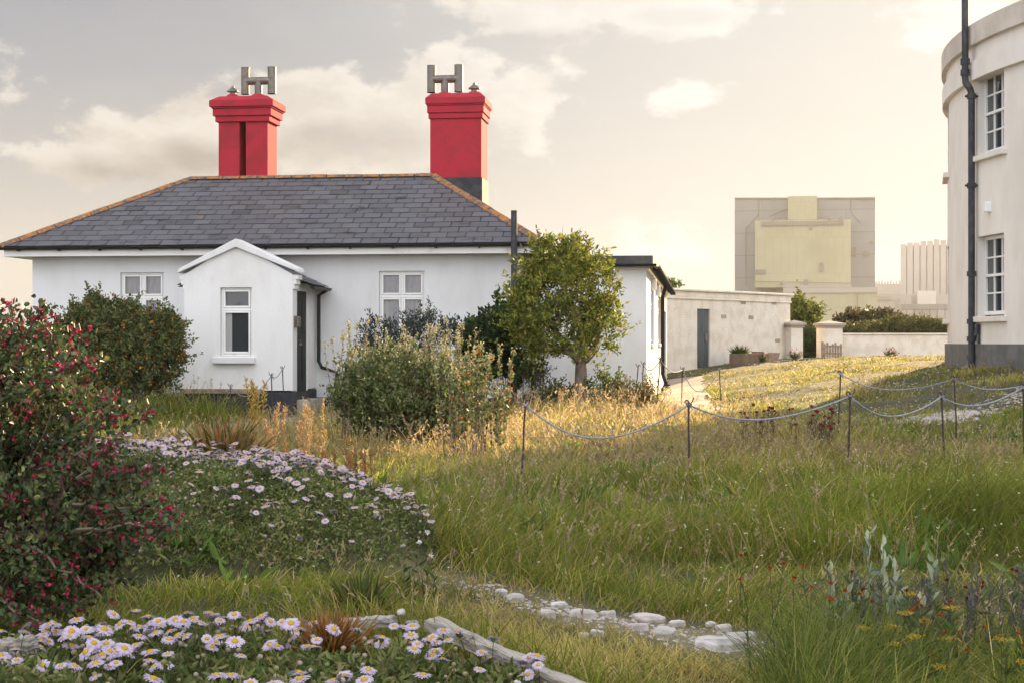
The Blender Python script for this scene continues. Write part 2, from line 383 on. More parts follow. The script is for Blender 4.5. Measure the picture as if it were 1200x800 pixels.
# ------------------------------------------------------------------ ground sheet
def gp(px, py, y0=6.8):
    """ground point under a pixel (fixed point iteration)"""
    Y = y0
    for _ in range(30):
        x = (px-600)/F*Y; z = gz(x, Y); Y = .6*Y+.4*(EYE-z)*F/(py-400)
    return (px-600)/F*Y, Y
STONE_PATH = [gp(500, 678), gp(555, 694), gp(610, 706), gp(682, 722), gp(755, 732), gp(838, 752), gp(960, 780)]
def seg_dist(x, y, pts):
    d = np.full(len(x), 1e9)
    for a, b in zip(pts[:-1], pts[1:]):
        ax, ay = a; bx_, by_ = b; vx, vy = bx_-ax, by_-ay
        t = np.clip(((x-ax)*vx+(y-ay)*vy)/(vx*vx+vy*vy), 0, 1)
        d = np.minimum(d, np.hypot(x-ax-t*vx, y-ay-t*vy))
    return d
def axis(lo, hi, step, far, g=1.35):
    a = list(np.arange(lo, hi+1e-6, step)); s = step
    b = a[-1]
    while b < far: s *= g; b += s; a.append(b)
    s = step; b = a[0]; pre = []
    while b > -far: s *= g; b -= s; pre.append(b)
    return np.array(pre[::-1]+a)
gx = axis(-16, 20, .2, 1000, 1.25); gy = axis(0, 58, .2, 1000, 1.25)
gx = np.unique(np.round(np.concatenate([gx, np.arange(-3, 3, .08)]), 4)); gy = np.unique(np.round(np.concatenate([gy, np.arange(3, 10, .08)]), 4))
GX, GY = np.meshgrid(gx, gy); GZ = terr(GX.ravel(), GY.ravel())
nx, ny = len(gx), len(gy)
ii = np.arange(nx*ny).reshape(ny, nx)
fa = np.stack([ii[:-1, :-1].ravel(), ii[:-1, 1:].ravel(), ii[1:, 1:].ravel(), ii[1:, :-1].ravel()], 1)
M['soil'] = mat('turf_soil', (.045,.045,.020), .95, attr=True, var=(.075,.065,.032), vscale=1.5, bump=.8, bscale=7, stain=((.13,.105,.06), 4, .60, .80))
dpp = seg_dist(GX.ravel(), GY.ravel(), STONE_PATH)+(vnoise(GX.ravel(), GY.ravel(), 4, 70)-.5)*.3
pk = (1-sstep(.12, .42, dpp))[:, None]
g = npmesh('ground', np.stack([GX.ravel(), GY.ravel(), GZ], 1), [fa], 1+pk*np.array([[3.0, 2.4, 3.4]]), M['soil'], smooth=True)
g['kind'] = 'structure'

def ribbon(name, pts, wid, m, lift=.02, step=.3):
    """a path ribbon laid over the terrain"""
    P_ = []; 
    for (a, b) in zip(pts[:-1], pts[1:]):
        n_ = max(2, int(math.dist(a, b)/step))
        for k in range(n_): P_.append((a[0]+(b[0]-a[0])*k/n_, a[1]+(b[1]-a[1])*k/n_))
    P_.append(pts[-1]); mb = MB(); cols = 5
    vs = []
    for i, p in enumerate(P_):
        a = P_[max(i-1, 0)]; b = P_[min(i+1, len(P_)-1)]; dx, dy = b[0]-a[0], b[1]-a[1]; l_ = math.hypot(dx, dy)
        nx_, ny_ = -dy/l_, dx/l_
        wj = wid*(1+.12*math.sin(i*1.7)+.08*math.sin(i*.6)+(.3*math.sin(i*.37+1) if step < .1 else 0))
        for k in range(cols+1):
            s = (k/cols-.5)*wj; x, y = p[0]+nx_*s, p[1]+ny_*s
            vs.append((x, y, gz(x, y)+lift))
    fs = []
    for i in range(len(P_)-1):
        for k in range(cols):
            a = i*(cols+1)+k; fs.append((a, a+1, a+cols+2, a+cols+1))
    mb.add(vs, fs); o = mb.build(name, m, smooth=True); o['kind'] = 'structure'; return o

# ------------------------------------------------------------------ cottage
A_ = math.atan(.125); ca, sa = math.cos(A_), math.sin(A_)
HO = (0.0, 30.0)
def hw(px, py, v=0.0): return on_plane((HO[0]+v*sa, HO[1]+v*ca), (ca, -sa), px, py)
def ht(px, v=0): return hw(px, 400, v)[0]
house = thing('cottage', 'white cottage with slate hipped roof and two red chimneys', 'cottage', (HO[0], HO[1], 0), -A_)

def wall_holes(mb, x0, x1, z0, z1, holes, rev=.14, y=0, mi=0):
    """front face in plane y with openings and reveals going to y+rev"""
    xs = sorted({x0, x1, *[h[0] for h in holes], *[h[1] for h in holes]})
    zs = sorted({z0, z1, *[h[2] for h in holes], *[h[3] for h in holes]})
    for a, b in zip(xs[:-1], xs[1:]):
        for c, d in zip(zs[:-1], zs[1:]):
            if any(h[0]-1e-6 <= a and b <= h[1]+1e-6 and h[2]-1e-6 <= c and d <= h[3]+1e-6 for h in holes): continue
            mb.add([(a, y, c), (b, y, c), (b, y, d), (a, y, d)], [(0, 1, 2, 3)], mi)
    for h in holes:
        a, b, c, d = h; r = y+rev
        mb.add([(a,y,c),(a,r,c),(a,r,d),(a,y,d)], [(0,3,2,1)], mi)
        mb.add([(b,y,c),(b,r,c),(b,r,d),(b,y,d)], [(0,1,2,3)], mi)
        mb.add([(a,y,c),(b,y,c),(b,r,c),(a,r,c)], [(0,3,2,1)], mi)
        mb.add([(a,y,d),(b,y,d),(b,r,d),(a,r,d)], [(0,1,2,3)], mi)
    return mb

def window(parent, mtx, w, h, cols, rows, fr=.038, bar=.03, glass='glass_net_sky', sill=None, sash=False, curtains=False, name='window'):
    """x along wall, y inward, z up; origin at lower-left of opening, in plane of the frame"""
    mb = MB()
    mb.box(0, fr, -.03, .05, 0, h); mb.box(w-fr, w, -.03, .05, 0, h)
    mb.box(fr, w-fr, -.03, .05, 0, fr*1.1); mb.box(fr, w-fr, -.03, .05, h-fr, h)
    iw, ih = w-2*fr, h-2.1*fr
    zf = fr*1.1
    if sash:
        for k in range(1, cols): x = fr+iw*k/cols; mb.box(x-bar/2, x+bar/2, -.02, .03, zf, zf+ih)
        for k in range(1, rows):
            z = zf+ih*k/rows; b = bar*1.7 if k == rows//2 else bar
            for c in range(cols):
                mb.box(fr+iw*c/cols+bar/2*(c > 0), fr+iw*(c+1)/cols-bar/2*(c < cols-1), -.02-(.02 if k == rows//2 else 0), .028, z-b/2, z+b/2)
    else:
        # casements: top lights take 1/3
        zt = zf+ih*(1-rows)
        mb.box(fr, w-fr, -.035, .05, zt-.026, zt+.026)
        if cols == 2:
            mb.box(w/2-.022, w/2+.022, -.033, .048, zf, zt-.026); mb.box(w/2-.022, w/2+.022, -.033, .048, zt+.026, zf+ih)
        for c in range(cols):
            xa = fr+.004 if c == 0 else w/2+.026; xb = w-fr-.004 if c == cols-1 else w/2-.026
            for (za, zb) in ((zf+.004, zt-.030), (zt+.030, zf+ih-.004)):
                s = .036
                mb.box(xa, xa+s, -.045, .03, za, zb); mb.box(xb-s, xb, -.045, .03, za, zb)
                mb.box(xa+s, xb-s, -.045, .03, za, za+s); mb.box(xa+s, xb-s, -.045, .03, zb-s, zb)
    win = bpy.data.objects.new(name, None); COL.objects.link(win); win.parent = parent; win.matrix_local = mtx; win.empty_display_size = .1
    mb.build('frame', M['white_paint'], win, bevel=.005)
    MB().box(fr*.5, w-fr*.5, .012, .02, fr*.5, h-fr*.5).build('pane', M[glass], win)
    if curtains:
        for q in (0, 1):
            x0 = fr if q == 0 else w-fr-.16
            pts = [(x0+.16*i/16, -.006+.006*math.sin(i*1.6)) for i in range(17)]
            vs = [(x, y+.011, zf) for x, y in pts]+[(x, y+.011, h*.66) for x, y in pts]
            o = MB().add(vs, [(i, i+1, i+18, i+17) for i in range(16)]).build('curtain', M['curtain'], win); o.location.y = -.005
            if curtains == 'left': break
    if sill:
        MB().box(-sill[0], w+sill[0], -sill[1], -.032, -sill[2], 0).build('sill', M['white_wall'], win, bevel=.008)
    return win
I4 = Matrix.Identity(4)
def T(x, y, z): return Matrix.Translation((x, y, z))

tL = ht(38); tR = ht(612); D_ = 2.9; EV = -.42           # eave line offset
VB = 2*D_+EV*2+.0                                        # back wall v
zE = 3.40                                               # eave (slate edge) height
z_f = hw(300, 297)[1]                                   # bottom of fascia
zb = -.1
wins = []
h1 = hw(141, 319.5), hw(192, 398); h2 = hw(444, 318), hw(497.5, 398)
zt_w = (h1[0][1]+h2[0][1])/2; zb_w = .5*(h1[1][1]+h2[1][1])
holes = [(h1[0][0], h1[1][0], zb_w, zt_w), (h2[0][0], h2[1][0], zb_w, zt_w)]
mb = MB(); wall_holes(mb, tL, tR, zb+.5, zE-.06, holes)
mb.box(tL+.001, tR-.001, .15, VB, zb+.5, zE-.06)
mb.add([(tL,0,zb+.5),(tL,.15,zb+.5),(tL,.15,zE-.06),(tL,0,zE-.06)], [(0,3,2,1)])
mb.add([(tR,0,zb+.5),(tR,.15,zb+.5),(tR,.15,zE-.06),(tR,0,zE-.06)], [(0,1,2,3)])
mb.build('wall', M['white_wall'], house)
MB().box(tL-.03, tR+.03, -.035, VB+.03, zb-.6, zb+.5).build('plinth', M['plinth'], house)
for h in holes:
    window(house, T(h[0]+.002, .09, h[2]+.002), h[1]-h[0]-.004, h[3]-h[2]-.004, 2, .36, glass='glass_net_sky', sill=(.1, .17, .09), curtains=True)

# hipped slate roof
eL, eR = ht(0, EV)+.0, ht(637, EV); eB = VB-EV
zR = 5.02
rl = eL+D_+.05; rr = eR-D_+.25; rv = EV+D_
Al, Ar, Bl, Br = Vector((eL, EV, zE)), Vector((eR, EV, zE)), Vector((eL, eB, zE)), Vector((eR, eB, zE))
Rl, Rr = Vector((rl, rv, zR)), Vector((rr, rv, zR))
def slates(mb, A, B, C, Dd, rows=14, sw=.37, lap=.012):
    ax = (B-A).normalized(); ln = (B-A).length
    nrm = (B-A).cross(C-A).normalized()
    if nrm.z < 0: nrm = -nrm
    for r in range(rows):
        s0, s1 = r/rows, (r+1)/rows+.0
        l0, r0, l1, r1 = A.lerp(C, s0), B.lerp(Dd, s0), A.lerp(C, s1), B.lerp(Dd, s1)
        ta, tb, tc_, td = (l0-A).dot(ax), (r0-A).dot(ax), (l1-A).dot(ax), (r1-A).dot(ax)
        upv = l0-ax*ta; upv1 = l1-ax*tc_
        x = -sw*(.5 if r % 2 else 0)+random.uniform(-.03, .03)
        while x < ln:
            a, b = x+.0055, x+sw*random.uniform(.97, 1.0)-.0055; x += sw
            a0, b0, a1, b1 = max(a, ta), min(b, tb), max(a, tc_), min(b, td)
            if a0 >= b0 and a1 >= b1: continue
            if a0 >= b0: a0 = b0 = min(max(a0, ta), tb)
            if a1 >= b1: a1 = b1 = min(max((a1+b1)/2, tc_), td)
            lf = lap+random.uniform(0, .009); t_ = random.uniform(-.002, .002)
            v0, v1, v2, v3 = upv+ax*a0+nrm*(lf+t_), upv+ax*b0+nrm*(lf-t_), upv1+ax*b1+nrm*.004, upv1+ax*a1+nrm*.004
            k = random.uniform(.9, 1.17)
            if random.random() < .06: k *= .75
            c = (k, k, k*random.uniform(.97, 1.06))
            mb.add([v0, v1, v2, v3, v0-nrm*.012, v1-nrm*.012], [(0, 1, 2, 3), (4, 5, 1, 0)], 0, c)
mb = MB(); slates(mb, Al, Ar, Rl, Rr); slates(mb, Ar, Br, Rr, Rr); slates(mb, Br, Bl, Rr, Rl); slates(mb, Bl, Al, Rl, Rl)
dz = Vector((0, 0, -.03))
mb.add([p+dz for p in (Al, Ar, Br, Bl, Rl, Rr)], [(0, 1, 5, 4), (1, 2, 5), (2, 3, 4, 5), (3, 0, 4), (3, 2, 1, 0)], 0, (.4, .4, .4))
roof = mb.build('roof', M['slate'], house)
def ridge(a, b, n_, name):
    m_ = MB(); d = (b-a); ax = d.normalized(); sd_ = ax.cross(Vector((0, 0, 1))).normalized(); up = sd_.cross(ax).normalized()
    for i in range(n_):
        p = a+d*(i/n_); q = a+d*((i+1)/n_-.004); lift = .03+random.uniform(-.006, .006); wd = .115
        vs = []
        for pp, k in ((p, 1.0), (q, .96)):
            for (u_, w_) in ((-wd, -.045), (-wd*.55, .0), (0, lift), (wd*.55, .0), (wd, -.045)):
                vs.append(pp+sd_*u_*k+up*(w_*k+.03))
        m_.add(vs, [(j, j+1, j+6, j+5) for j in range(4)]+[(4, 3, 2, 1, 0)])
    return m_.build(name, M['ridge'], roof)
ridge(Rl, Rr, 14, 'ridge_tiles')
for a, b in ((Al, Rl), (Ar, Rr), (Bl, Rl), (Br, Rr)): ridge(a, b, 11, 'hip_tiles')
# fascia, soffit, gutter
mb = MB(); zf0 = zE-.20
mb.box(eL+.06, eR-.06, EV+.05, EV+.08, zf0, zE-.05); mb.box(eL+.06, eR-.06, eB-.08, eB-.05, zf0, zE-.05)
mb.box(eL+.05, eL+.08, EV+.081, eB-.081, zf0, zE-.05); mb.box(eR-.08, eR-.05, EV+.081, eB-.081, zf0, zE-.05)
mb.box(eL+.082, eR-.082, EV+.082, -.002, zf0+.01, zf0+.03); mb.box(eL+.082, tL-.002, -.002, eB-.082, zf0+.01, zf0+.03); mb.box(tR+.002, eR-.082, -.002, eB-.082, zf0+.01, zf0+.03)
mb.build('fascia', M['fascia'], house)
def gutter(mb, a, b, r=.06):
    a, b = Vector(a), Vector(b); ax = (b-a).normalized(); s = ax.cross(Vector((0, 0, 1))).normalized(); n_ = 8
    vs = []
    for pp in (a, b):
        for rr_ in (r, r-.008):
            for k in range(n_+1):
                t = math.pi*k/n_; vs.append(pp+s*(math.cos(t)*rr_)+Vector((0, 0, -math.sin(t)*rr_)))
    q = n_+1; fs = []
    for k in range(n_):
        fs.append((k, k+1, 2*q+k+1, 2*q+k)); fs.append((q+k+1, q+k, 3*q+k, 3*q+k+1))
    for z_ in (0, 2*q):
        for k in range(n_): fs.append((z_+k, z_+q+k, z_+q+k+1, z_+k+1))
    mb.add(vs, fs)
mb = MB(); gy_ = EV-.02; gutter(mb, (eL+.02, gy_, zE-.015), (eR-.02, gy_, zE-.015), .062)
for k in range(13):
    x = eL+.4+k*(eR-eL-.8)/12; mb.box(x-.012, x+.012, gy_-.072, gy_+.07, zE-.10, zE-.075)
mb.tube([(eR-.1, gy_, zE-.03), (eR+.08, gy_, zE-.02), (eR+.10, gy_, zE+.12)], .022)
gt = mb.build('gutter', M['black'], house)

# chimneys
def chimney(pxL, pxR, v0, dep, py_cap0, py_cap1, capL, capR, slot=None, cowl=None, pot=None, black=None):
    t0, t1 = ht(pxL, v0), ht(pxR, v0)
    zc0 = hw((pxL+pxR)/2, py_cap1, v0)[1]; zc1 = hw((pxL+pxR)/2, py_cap0, v0)[1]
    ch = bpy.data.objects.new('chimney', None); COL.objects.link(ch); ch.parent = house
    mb = MB(); zlow = zE-.3
    if slot:
        s0, s1 = ht(slot[0], v0), ht(slot[1], v0)
        mb.box(t0, s0, v0, v0+dep, zlow, zc0); mb.box(s1, t1, v0, v0+dep, zlow, zc0)
        mb.box(s0+.001, s1-.001, v0+dep*.72, v0+dep*.9, zlow, zc0-.001)
    else: mb.box(t0, t1, v0, v0+dep, zlow, zc0)
    if black:
        zk = hw(pxL, black, v0)[1]
        mb = MB().box(t0, t1, v0, v0+dep, zk, zc0)
        MB().box(t0-.012, t1+.02, v0-.012, v0+dep+.012, zlow, zk).build('flashing', M['plinth'], ch)
    mb.build('stack', M['red'], ch, bevel=.012)
    H = zc1-zc0; mb = MB(); o_ = (t0-ht(capL, v0))
    lay = [(0, .22, .35), (.22, .50, .62), (.50, .56, .78), (.56, .80, 1.0)]
    for a, b, k in lay: 
        e = o_*k; mb.box(t0-e, t1+e, v0-e, v0+dep+e, zc0+H*a, zc0+H*b-.002)
    # weathered slope on top
    e = o_; e2 = -.02
    zA, zB = zc0+H*.8, zc1
    mb.add([(t0-e, v0-e, zA), (t1+e, v0-e, zA), (t1+e, v0+dep+e, zA), (t0-e, v0+dep+e, zA),
            (t0-e2, v0-e2, zB), (t1+e2, v0-e2, zB), (t1+e2, v0+dep+e2, zB), (t0-e2, v0+dep+e2, zB)],
           [(0,1,5,4),(1,2,6,5),(2,3,7,6),(3,0,4,7),(4,5,6,7),(3,2,1,0)])
    vm = v0+dep/2
    if cowl:
        cx = ht(cowl, vm); mb.lathe([(.22, 0), (.13, .09)], (cx, vm, zB-.01), 12)
    if pot:
        qx = ht(pot, vm); mb.lathe([(.19, 0), (.12, .09), (.11, .10)], (qx, vm, zB-.01), 12)
    mb.build('cap', M['red'], ch, bevel=.012)
    if cowl:
        r = .088; zz = zB; m = MB()
        m.tube([(cx, vm, zz), (cx, vm, zz+.42)], r, 16)
        m.tube([(cx-.29, vm, zz+.38), (cx+.29, vm, zz+.38)], r, 16)
        for s in (-1, 1):
            m.tube([(cx+s*.30, vm, zz+.09), (cx+s*.30, vm, zz+.68)], r+.004, 18, cap=True)
            m.tube([(cx+s*.30, vm, zz+.09), (cx+s*.30, vm, zz+.102)], r+.010, 18)
            m.tube([(cx+s*.30, vm, zz+.668), (cx+s*.30, vm, zz+.68)], r+.010, 18)
        m.build('cowl', M['metal'], ch, smooth=False)
    if pot:
        m = MB(); m.lathe([(.07, .08), (.07, .17)], (qx, vm, zB-.01), 12); m.lathe([(.135, .16), (.13, .18), (.04, .25), (.03, .29), (0.005, .30)], (qx, vm, zB-.01), 12)
        m.build('flue_cap', M['metal'], ch)
    return ch
VC = rv+.35
chimney(256, 313.5, VC, .75, 112.5, 143, 247.5, 331, slot=(280.5, 288), cowl=303, pot=273)
chimney(504, 564, VC-.1, .95, 109, 139, 499, 576, cowl=521.5, pot=556, black=209)

# porch (projecting gable with side door)
PV = -1.75
pL, pR = ht(216, PV), ht(343, PV)
zpb = hw(280, 457, PV)[1]
porch = bpy.data.objects.new('porch', None); COL.objects.link(porch); porch.parent = house
tp, zp = hw(276, 284.5, PV); zs_l = hw(216, 322, PV)[1]; zs = hw(280, 322, PV)[1]
wl, wt = hw(258, 337, PV); wr, wb = hw(295, 417, PV)
mb = MB(); wall_holes(mb, pL, pR, zpb, zs, [(wl, wr, wb, wt)], .16, y=PV)
mb.add([(pL, PV, zs), (pR, PV, zs), (tp, PV, zp)], [(0, 1, 2)])
# parapet return + side walls with door opening
dpt0 = PV+.301; dpt1 = PV+1.14; dz0, dz1 = zpb-.08, hw(350, 338, PV+.5)[1]
mb.box(pL, pR-.20, PV+.161, PV+.30, zpb, zs-.05)
mb.add([(pL, PV+.3, zs-.05), (pR, PV+.3, zs-.05), (tp, PV+.3, zp-.03)], [(0, 2, 1)])
mb.box(pL, pL+.2, PV+.3, -.002, zpb, zs-.15)
def side(y0, y1, z0, z1): mb.box(pR-.2, pR, y0, y1, z0, z1)
mb.add([(pR, PV, zpb), (pR, dpt0, zpb), (pR, dpt0, zs), (pR, PV, zs)], [(0, 1, 2, 3)])
mb.add([(pL, PV, zpb), (pL, dpt0, zpb), (pL, dpt0, zs), (pL, PV, zs)], [(0, 3, 2, 1)])
side(dpt1, -.002, zpb, zs-.15); side(dpt0, dpt1, dz1, zs-.15)
mb.build('wall', M['render_wall'], porch)
MB().box(pL-.02, pR+.02, PV-.03, -.04, zb-.5, zpb-.03).build('plinth', M['plinth'], porch)
MB().box(pL-.06, ht(307, PV), PV-.09, PV-.002, zpb-.06, zpb+.03).build('ledge', M['timber_rail'], porch, bevel=.008)
# coping along gable
mb = MB(); cL, cR = hw(208, 319, PV-.06), hw(351, 317, PV-.06); cz = (cL[1]+cR[1])/2; tpk, zpk = hw(276, 281, PV-.06)
th = .14
mb.prism([(cL[0], cz-.03), (cL[0]+.02, cz+.05), (tpk, zpk+.02), (cR[0]-.02, cz+.05), (cR[0], cz-.03), (tpk, zpk-th)], PV-.07, PV+.34)
mb.build('coping', M['white_wall'], porch, bevel=.012)
mb = MB()
for s, x in ((-1, pL), (1, pR)):
    mb = MB()
    for k in range(3):
        e = .035*(k+1); z = cz-.34+k*.09
        mb.box(min(x, x+s*e), max(x, x+s*e), PV+.001, PV+.30, z, z+.09)
    mb.build('corbel', M['render_wall'], porch, bevel=.01)
window(porch, T(wl+.002, PV+.10, wb+.002), wr-wl-.004, wt-wb-.004, 1, .31, glass='glass_dark', sill=None, curtains='left')
MB().box(ht(250.5, PV), ht(299.5, PV), PV-.10, PV+.1, wb-.14, wb-.02).build('sill', M['white_wall'], porch, bevel=.012)
# porch slate roof behind the parapet
mb = MB(); ez = zs-.13; oh = .26
a, b, c, d = Vector((pR+oh, PV+.36, ez-.05)), Vector((pR+oh, -.05, ez-.05)), Vector((tp, PV+.36, zp-.16)), Vector((tp, -.05, zp-.16))
slates(mb, a, b, c, d, 6, .3); 
a2, b2 = Vector((pL-oh, -.05, ez-.05)), Vector((pL-oh, PV+.36, ez-.05))
slates(mb, a2, b2, d, c, 6, .3)
mb.add([a+dz, b+dz, d+dz, c+dz], [(0, 1, 2, 3)], 0, (.4,.4,.4)); mb.add([a2+dz, b2+dz, c+dz, d+dz], [(0, 1, 2, 3)], 0, (.4,.4,.4))
mb.build('porch_roof', M['slate'], porch)
mb = MB(); gutter(mb, (pR+oh+.03, PV+.36, ez-.08), (pR+oh+.03, -.08, ez-.08), .055)
gxp = pR+oh+.03
x_dp = ht(373.5, -.12)
mb.tube([(gxp, PV+.5, ez-.10), (gxp, PV+.5, ez-.14)], .035)
zd = hw(373, 423, -.12)[1]
mb.tube([(gxp, -.14, ez-.09), (x_dp, -.12, ez-.22), (x_dp, -.12, zd), (x_dp+.06, -.12, zd-.12), (ht(394, -.12), -.12, hw(394, 436, -.12)[1]), (ht(402, -.12), -.12, .1)], .036, 10)
mb.build('gutter', M['black'], porch)
mb = MB(); mb.box(pR-.07, pR-.03, dpt0+.05, dpt1-.05, dz0+.03, dz1-.05); 
dr = mb.build('door', M['door_dark'], porch)
mb = MB()
for zz in (.25, 1.15):
    for yy in (dpt0+.14, (dpt0+dpt1)/2+.04): mb.box(pR-.029, pR-.02, yy, yy+.22, dz0+zz, dz0+zz+.65)
mb.build('door_panel', M['door_dark'], porch, bevel=.006)
mb = MB(); mb.box(pR-.12, pR-.012, dpt0+.001, dpt0+.05, dz0, dz1-.001); mb.box(pR-.12, pR-.012, dpt1-.05, dpt1-.001, dz0, dz1-.001); mb.box(pR-.12, pR-.012, dpt0+.05, dpt1-.05, dz1-.05, dz1-.001)
MB().box(pR+.021, pR+.30, dpt0-.1, dpt1+.1, zb-.4, dz0-.1).build('doorstep', M['concrete'], porch, bevel=.01)
mb.build('door_frame', M['white_paint'], porch)
m = MB(); m.tube([(pR-.03, dpt0+.16, dz0+1.0), (pR+.03, dpt0+.16, dz0+1.0)], .025, 10); m.box(pR-.03, pR-.014, dpt0+.22, dpt0+.42, dz0+.92, dz0+.97); m.build('door_knob', M['metal'], porch)
m = MB(); ly = PV+.14; lz = hw(341, 377, PV)[1]; m.box(pR+.001, pR+.03, ly-.06, ly+.06, lz-.11, lz+.11); m.lathe([(.05, -.1), (.062, -.08), (.062, .08), (.05, .1)], (pR+.06, ly, lz), 12)
for k in range(4): m.lathe([(.068, -.005), (.068, .005)], (pR+.06, ly, lz-.06+.04*k), 12)
m.build('wall_lamp', M['metal'], porch)

# rear side wing with flat roof
wingL, wingR = tR+.031, ht(757.5); WL = 16.4
zw = hw(757, 316)[1]; zwt = hw(757, 300)[1]; zwf = hw(757, 313)[1]
wing = bpy.data.objects.new('side_wing', None); COL.objects.link(wing); wing.parent = house
def sidev(px, t):   # depth v on a plane of constant t
    p = (px-600)/F; return (p*HO[1]-HO[0]-t*(ca+p*sa))/(sa-p*ca)
def sidez(px, py, t):
    v = sidev(px, t); Y = HO[1]-t*sa+v*ca; return EYE+(400-py)/F*Y
sw1 = (sidev(762.6, wingR), sidev(766.4, wingR)); sw2 = (sidev(771, wingR), sidev(774.4, wingR)); sdr = (sidev(777.3, wingR), sidev(780.5, wingR))
zws0, zws1 = sidez(764, 403, wingR), sidez(764, 338, wingR)
mb = MB()
mb.add([(wingL, 0, 0), (wingR, 0, 0), (wingR, 0, zw), (wingL, 0, zw)], [(0, 1, 2, 3)])
sm = MB(); wall_holes(sm, 0, WL, -.2, zw, [(sw1[0], sw1[1], zws0, zws1), (sw2[0], sw2[1], zws0, zws1), (sdr[0], sdr[1], .25, 2.35)], .16)
mb.add([(wingR-y, x, z) for x, y, z in sm.v], sm.f)
mb.add([(wingL, WL, 0), (wingR, WL, 0), (wingR, WL, zw), (wingL, WL, zw)], [(0, 3, 2, 1)])
mb.add([(wingL, 0, 0), (wingL, WL, 0), (wingL, WL, zw), (wingL, 0, zw)], [(0, 3, 2, 1)])
mb.build('wall', M['render_wall'], wing)
MB().box(wingL, wingR-.06, -.03, -.003, -.2, hw(700, 461)[1]).build('plinth', M['plinth'], wing)
mb = MB(); mb.box(wingL, wingR+.13, -.14, WL+.1, zwf+.02, zwt); mb.build('flat_roof', M['felt'], wing, bevel=.015)
MB().box(wingL, wingR+.05, -.05, WL+.02, zw+.001, zwf+.019).build('fascia', M['fascia'], wing)
mb = MB(); gutter(mb, (wingL, -.21, zwf+.05), (wingR+.2, -.21, zwf+.05), .055); gutter(mb, (wingR+.2, -.2, zwf+.03), (wingR+.2, WL+.1, zwf+.03), .06)
for k in range(18):
    v = .3+k*.92; mb.box(wingR+.12, wingR+.27, v-.02, v+.02, zwf-.07, zwf+.02)
mb.build('gutter', M['black'], wing)
def sideM(v, z): return Matrix(((0, -1, 0, wingR-.10), (1, 0, 0, v), (0, 0, 1, z), (0, 0, 0, 1)))
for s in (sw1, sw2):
    window(wing, sideM(s[0]+.002, zws0+.002), s[1]-s[0]-.004, zws1-zws0-.004, 1, .3, glass='glass_net_sky', sill=(.06, .15, .08), name='side_window')
MB().box(wingR-.12, wingR-.08, sdr[0]+.002, sdr[1]-.002, .25, 2.348).build('side_door', M['door_dark'], wing)
m = MB(); v = sidev(776.6, wingR+.08)
m.tube([(wingR+.18, v, zwf), (wingR+.08, v, zwf-.3), (wingR+.08, v, .7), (wingR+.16, v, .45), (wingR+.08, v, .3), (wingR+.08, v, .05)], .05, 10); m.build('downpipe', M['black'], wing)
m = MB()
for px, py in ((763.6, 334), (768.5, 341)):
    v = sidev(px, wingR); z = sidez(px, py, wingR); MB().box(wingR+.001, wingR+.10, v-.12, v+.12, z-.12, z+.12).build('vent', M['white_paint'], wing, bevel=.02)

# pipes on the front wall
m = MB(); t = ht(602.5, -.5); m.tube([(t, -.5, .3), (t, -.5, hw(602, 247, -.5)[1])], .062, 12)
for z in (1.0, 2.2, 3.0): m.tube([(t, -.5, z), (t, -.5, z+.07)], .074, 12)
m.build('vent_pipe', M['pipe'], house)
m = MB(); t = ht(625, -.1); m.tube([(t, -.1, zwf), (t, -.1, .45), (t+.1, -.1, .32), (t+.1, -.1, .1)], .052, 12)
for z in (.75, 2.0): m.tube([(t, -.1, z), (t, -.1, z+.06)], .064, 12)
m.build('downpipe', M['black'], house)

# shrub growing over the far end of the flat roof: see foliage section
# ------------------------------------------------------------------ outbuilding
SO = Vector((5.036, 49, 0)); SD = Vector((4.894, 6, 0)).normalized()
def sp(px, py=400): return on_plane((SO.x, SO.y), (SD.x, SD.y), px, py)
srz = math.atan2(SD.y, SD.x)
store = thing('outbuilding', 'low whitewashed brick outbuilding with one narrow blue-grey door', 'outbuilding', (SO.x, SO.y, 0), srz)
s1 = sp(926)[0]; d0, d1 = sp(817)[0], sp(832)[0]; zds = sp(824, 432)[1]; zdt = sp(824, 362)[1]; zst = 3.18
mb = MB(); wall_holes(mb, -2.6, s1, 0, 2.86, [(d0, d1, zds, zdt)], .14)
mb.box(-2.6, s1, .15, 4.5, 0, 2.86)
mb.add([(s1,0,0),(s1,.15,0),(s1,.15,2.86),(s1,0,2.86)], [(0,1,2,3)])
mb.build('wall', M['store_wall'], store)
mb = MB(); mb.box(-2.6, s1+.05, -.05, 4.55, 2.861, 2.93); mb.box(-2.6, s1+.02, -.02, 4.52, 2.931, 3.12); mb.box(-2.6, s1+.12, -.1, 4.6, 3.121, zst+.02)
mb.build('parapet', M['store_wall'], store, bevel=.02)
dr = MB().box(d0+.002, d1-.002, .05, .09, zds+.02, zdt-.002)
for k in range(1, 6): x = d0+(d1-d0)*k/6; dr.box(x-.006, x+.006, .044, .05, zds+.05, zdt-.05)
dr = dr.build('door', M['door_green'], store)
MB().box(d1-.22, d1-.17, .0, .05, zds+.9, zds+1.15).build('handle', M['timber_rail'], dr)
for px, py in ((848, 371), (880, 372), (871, 354.5), (907, 355), (911, 399)):
    x, z = sp(px, py); MB().box(x-.16, x+.16, -.012, .001, z-.06, z+.06).build('air_brick', M['concrete'], store)

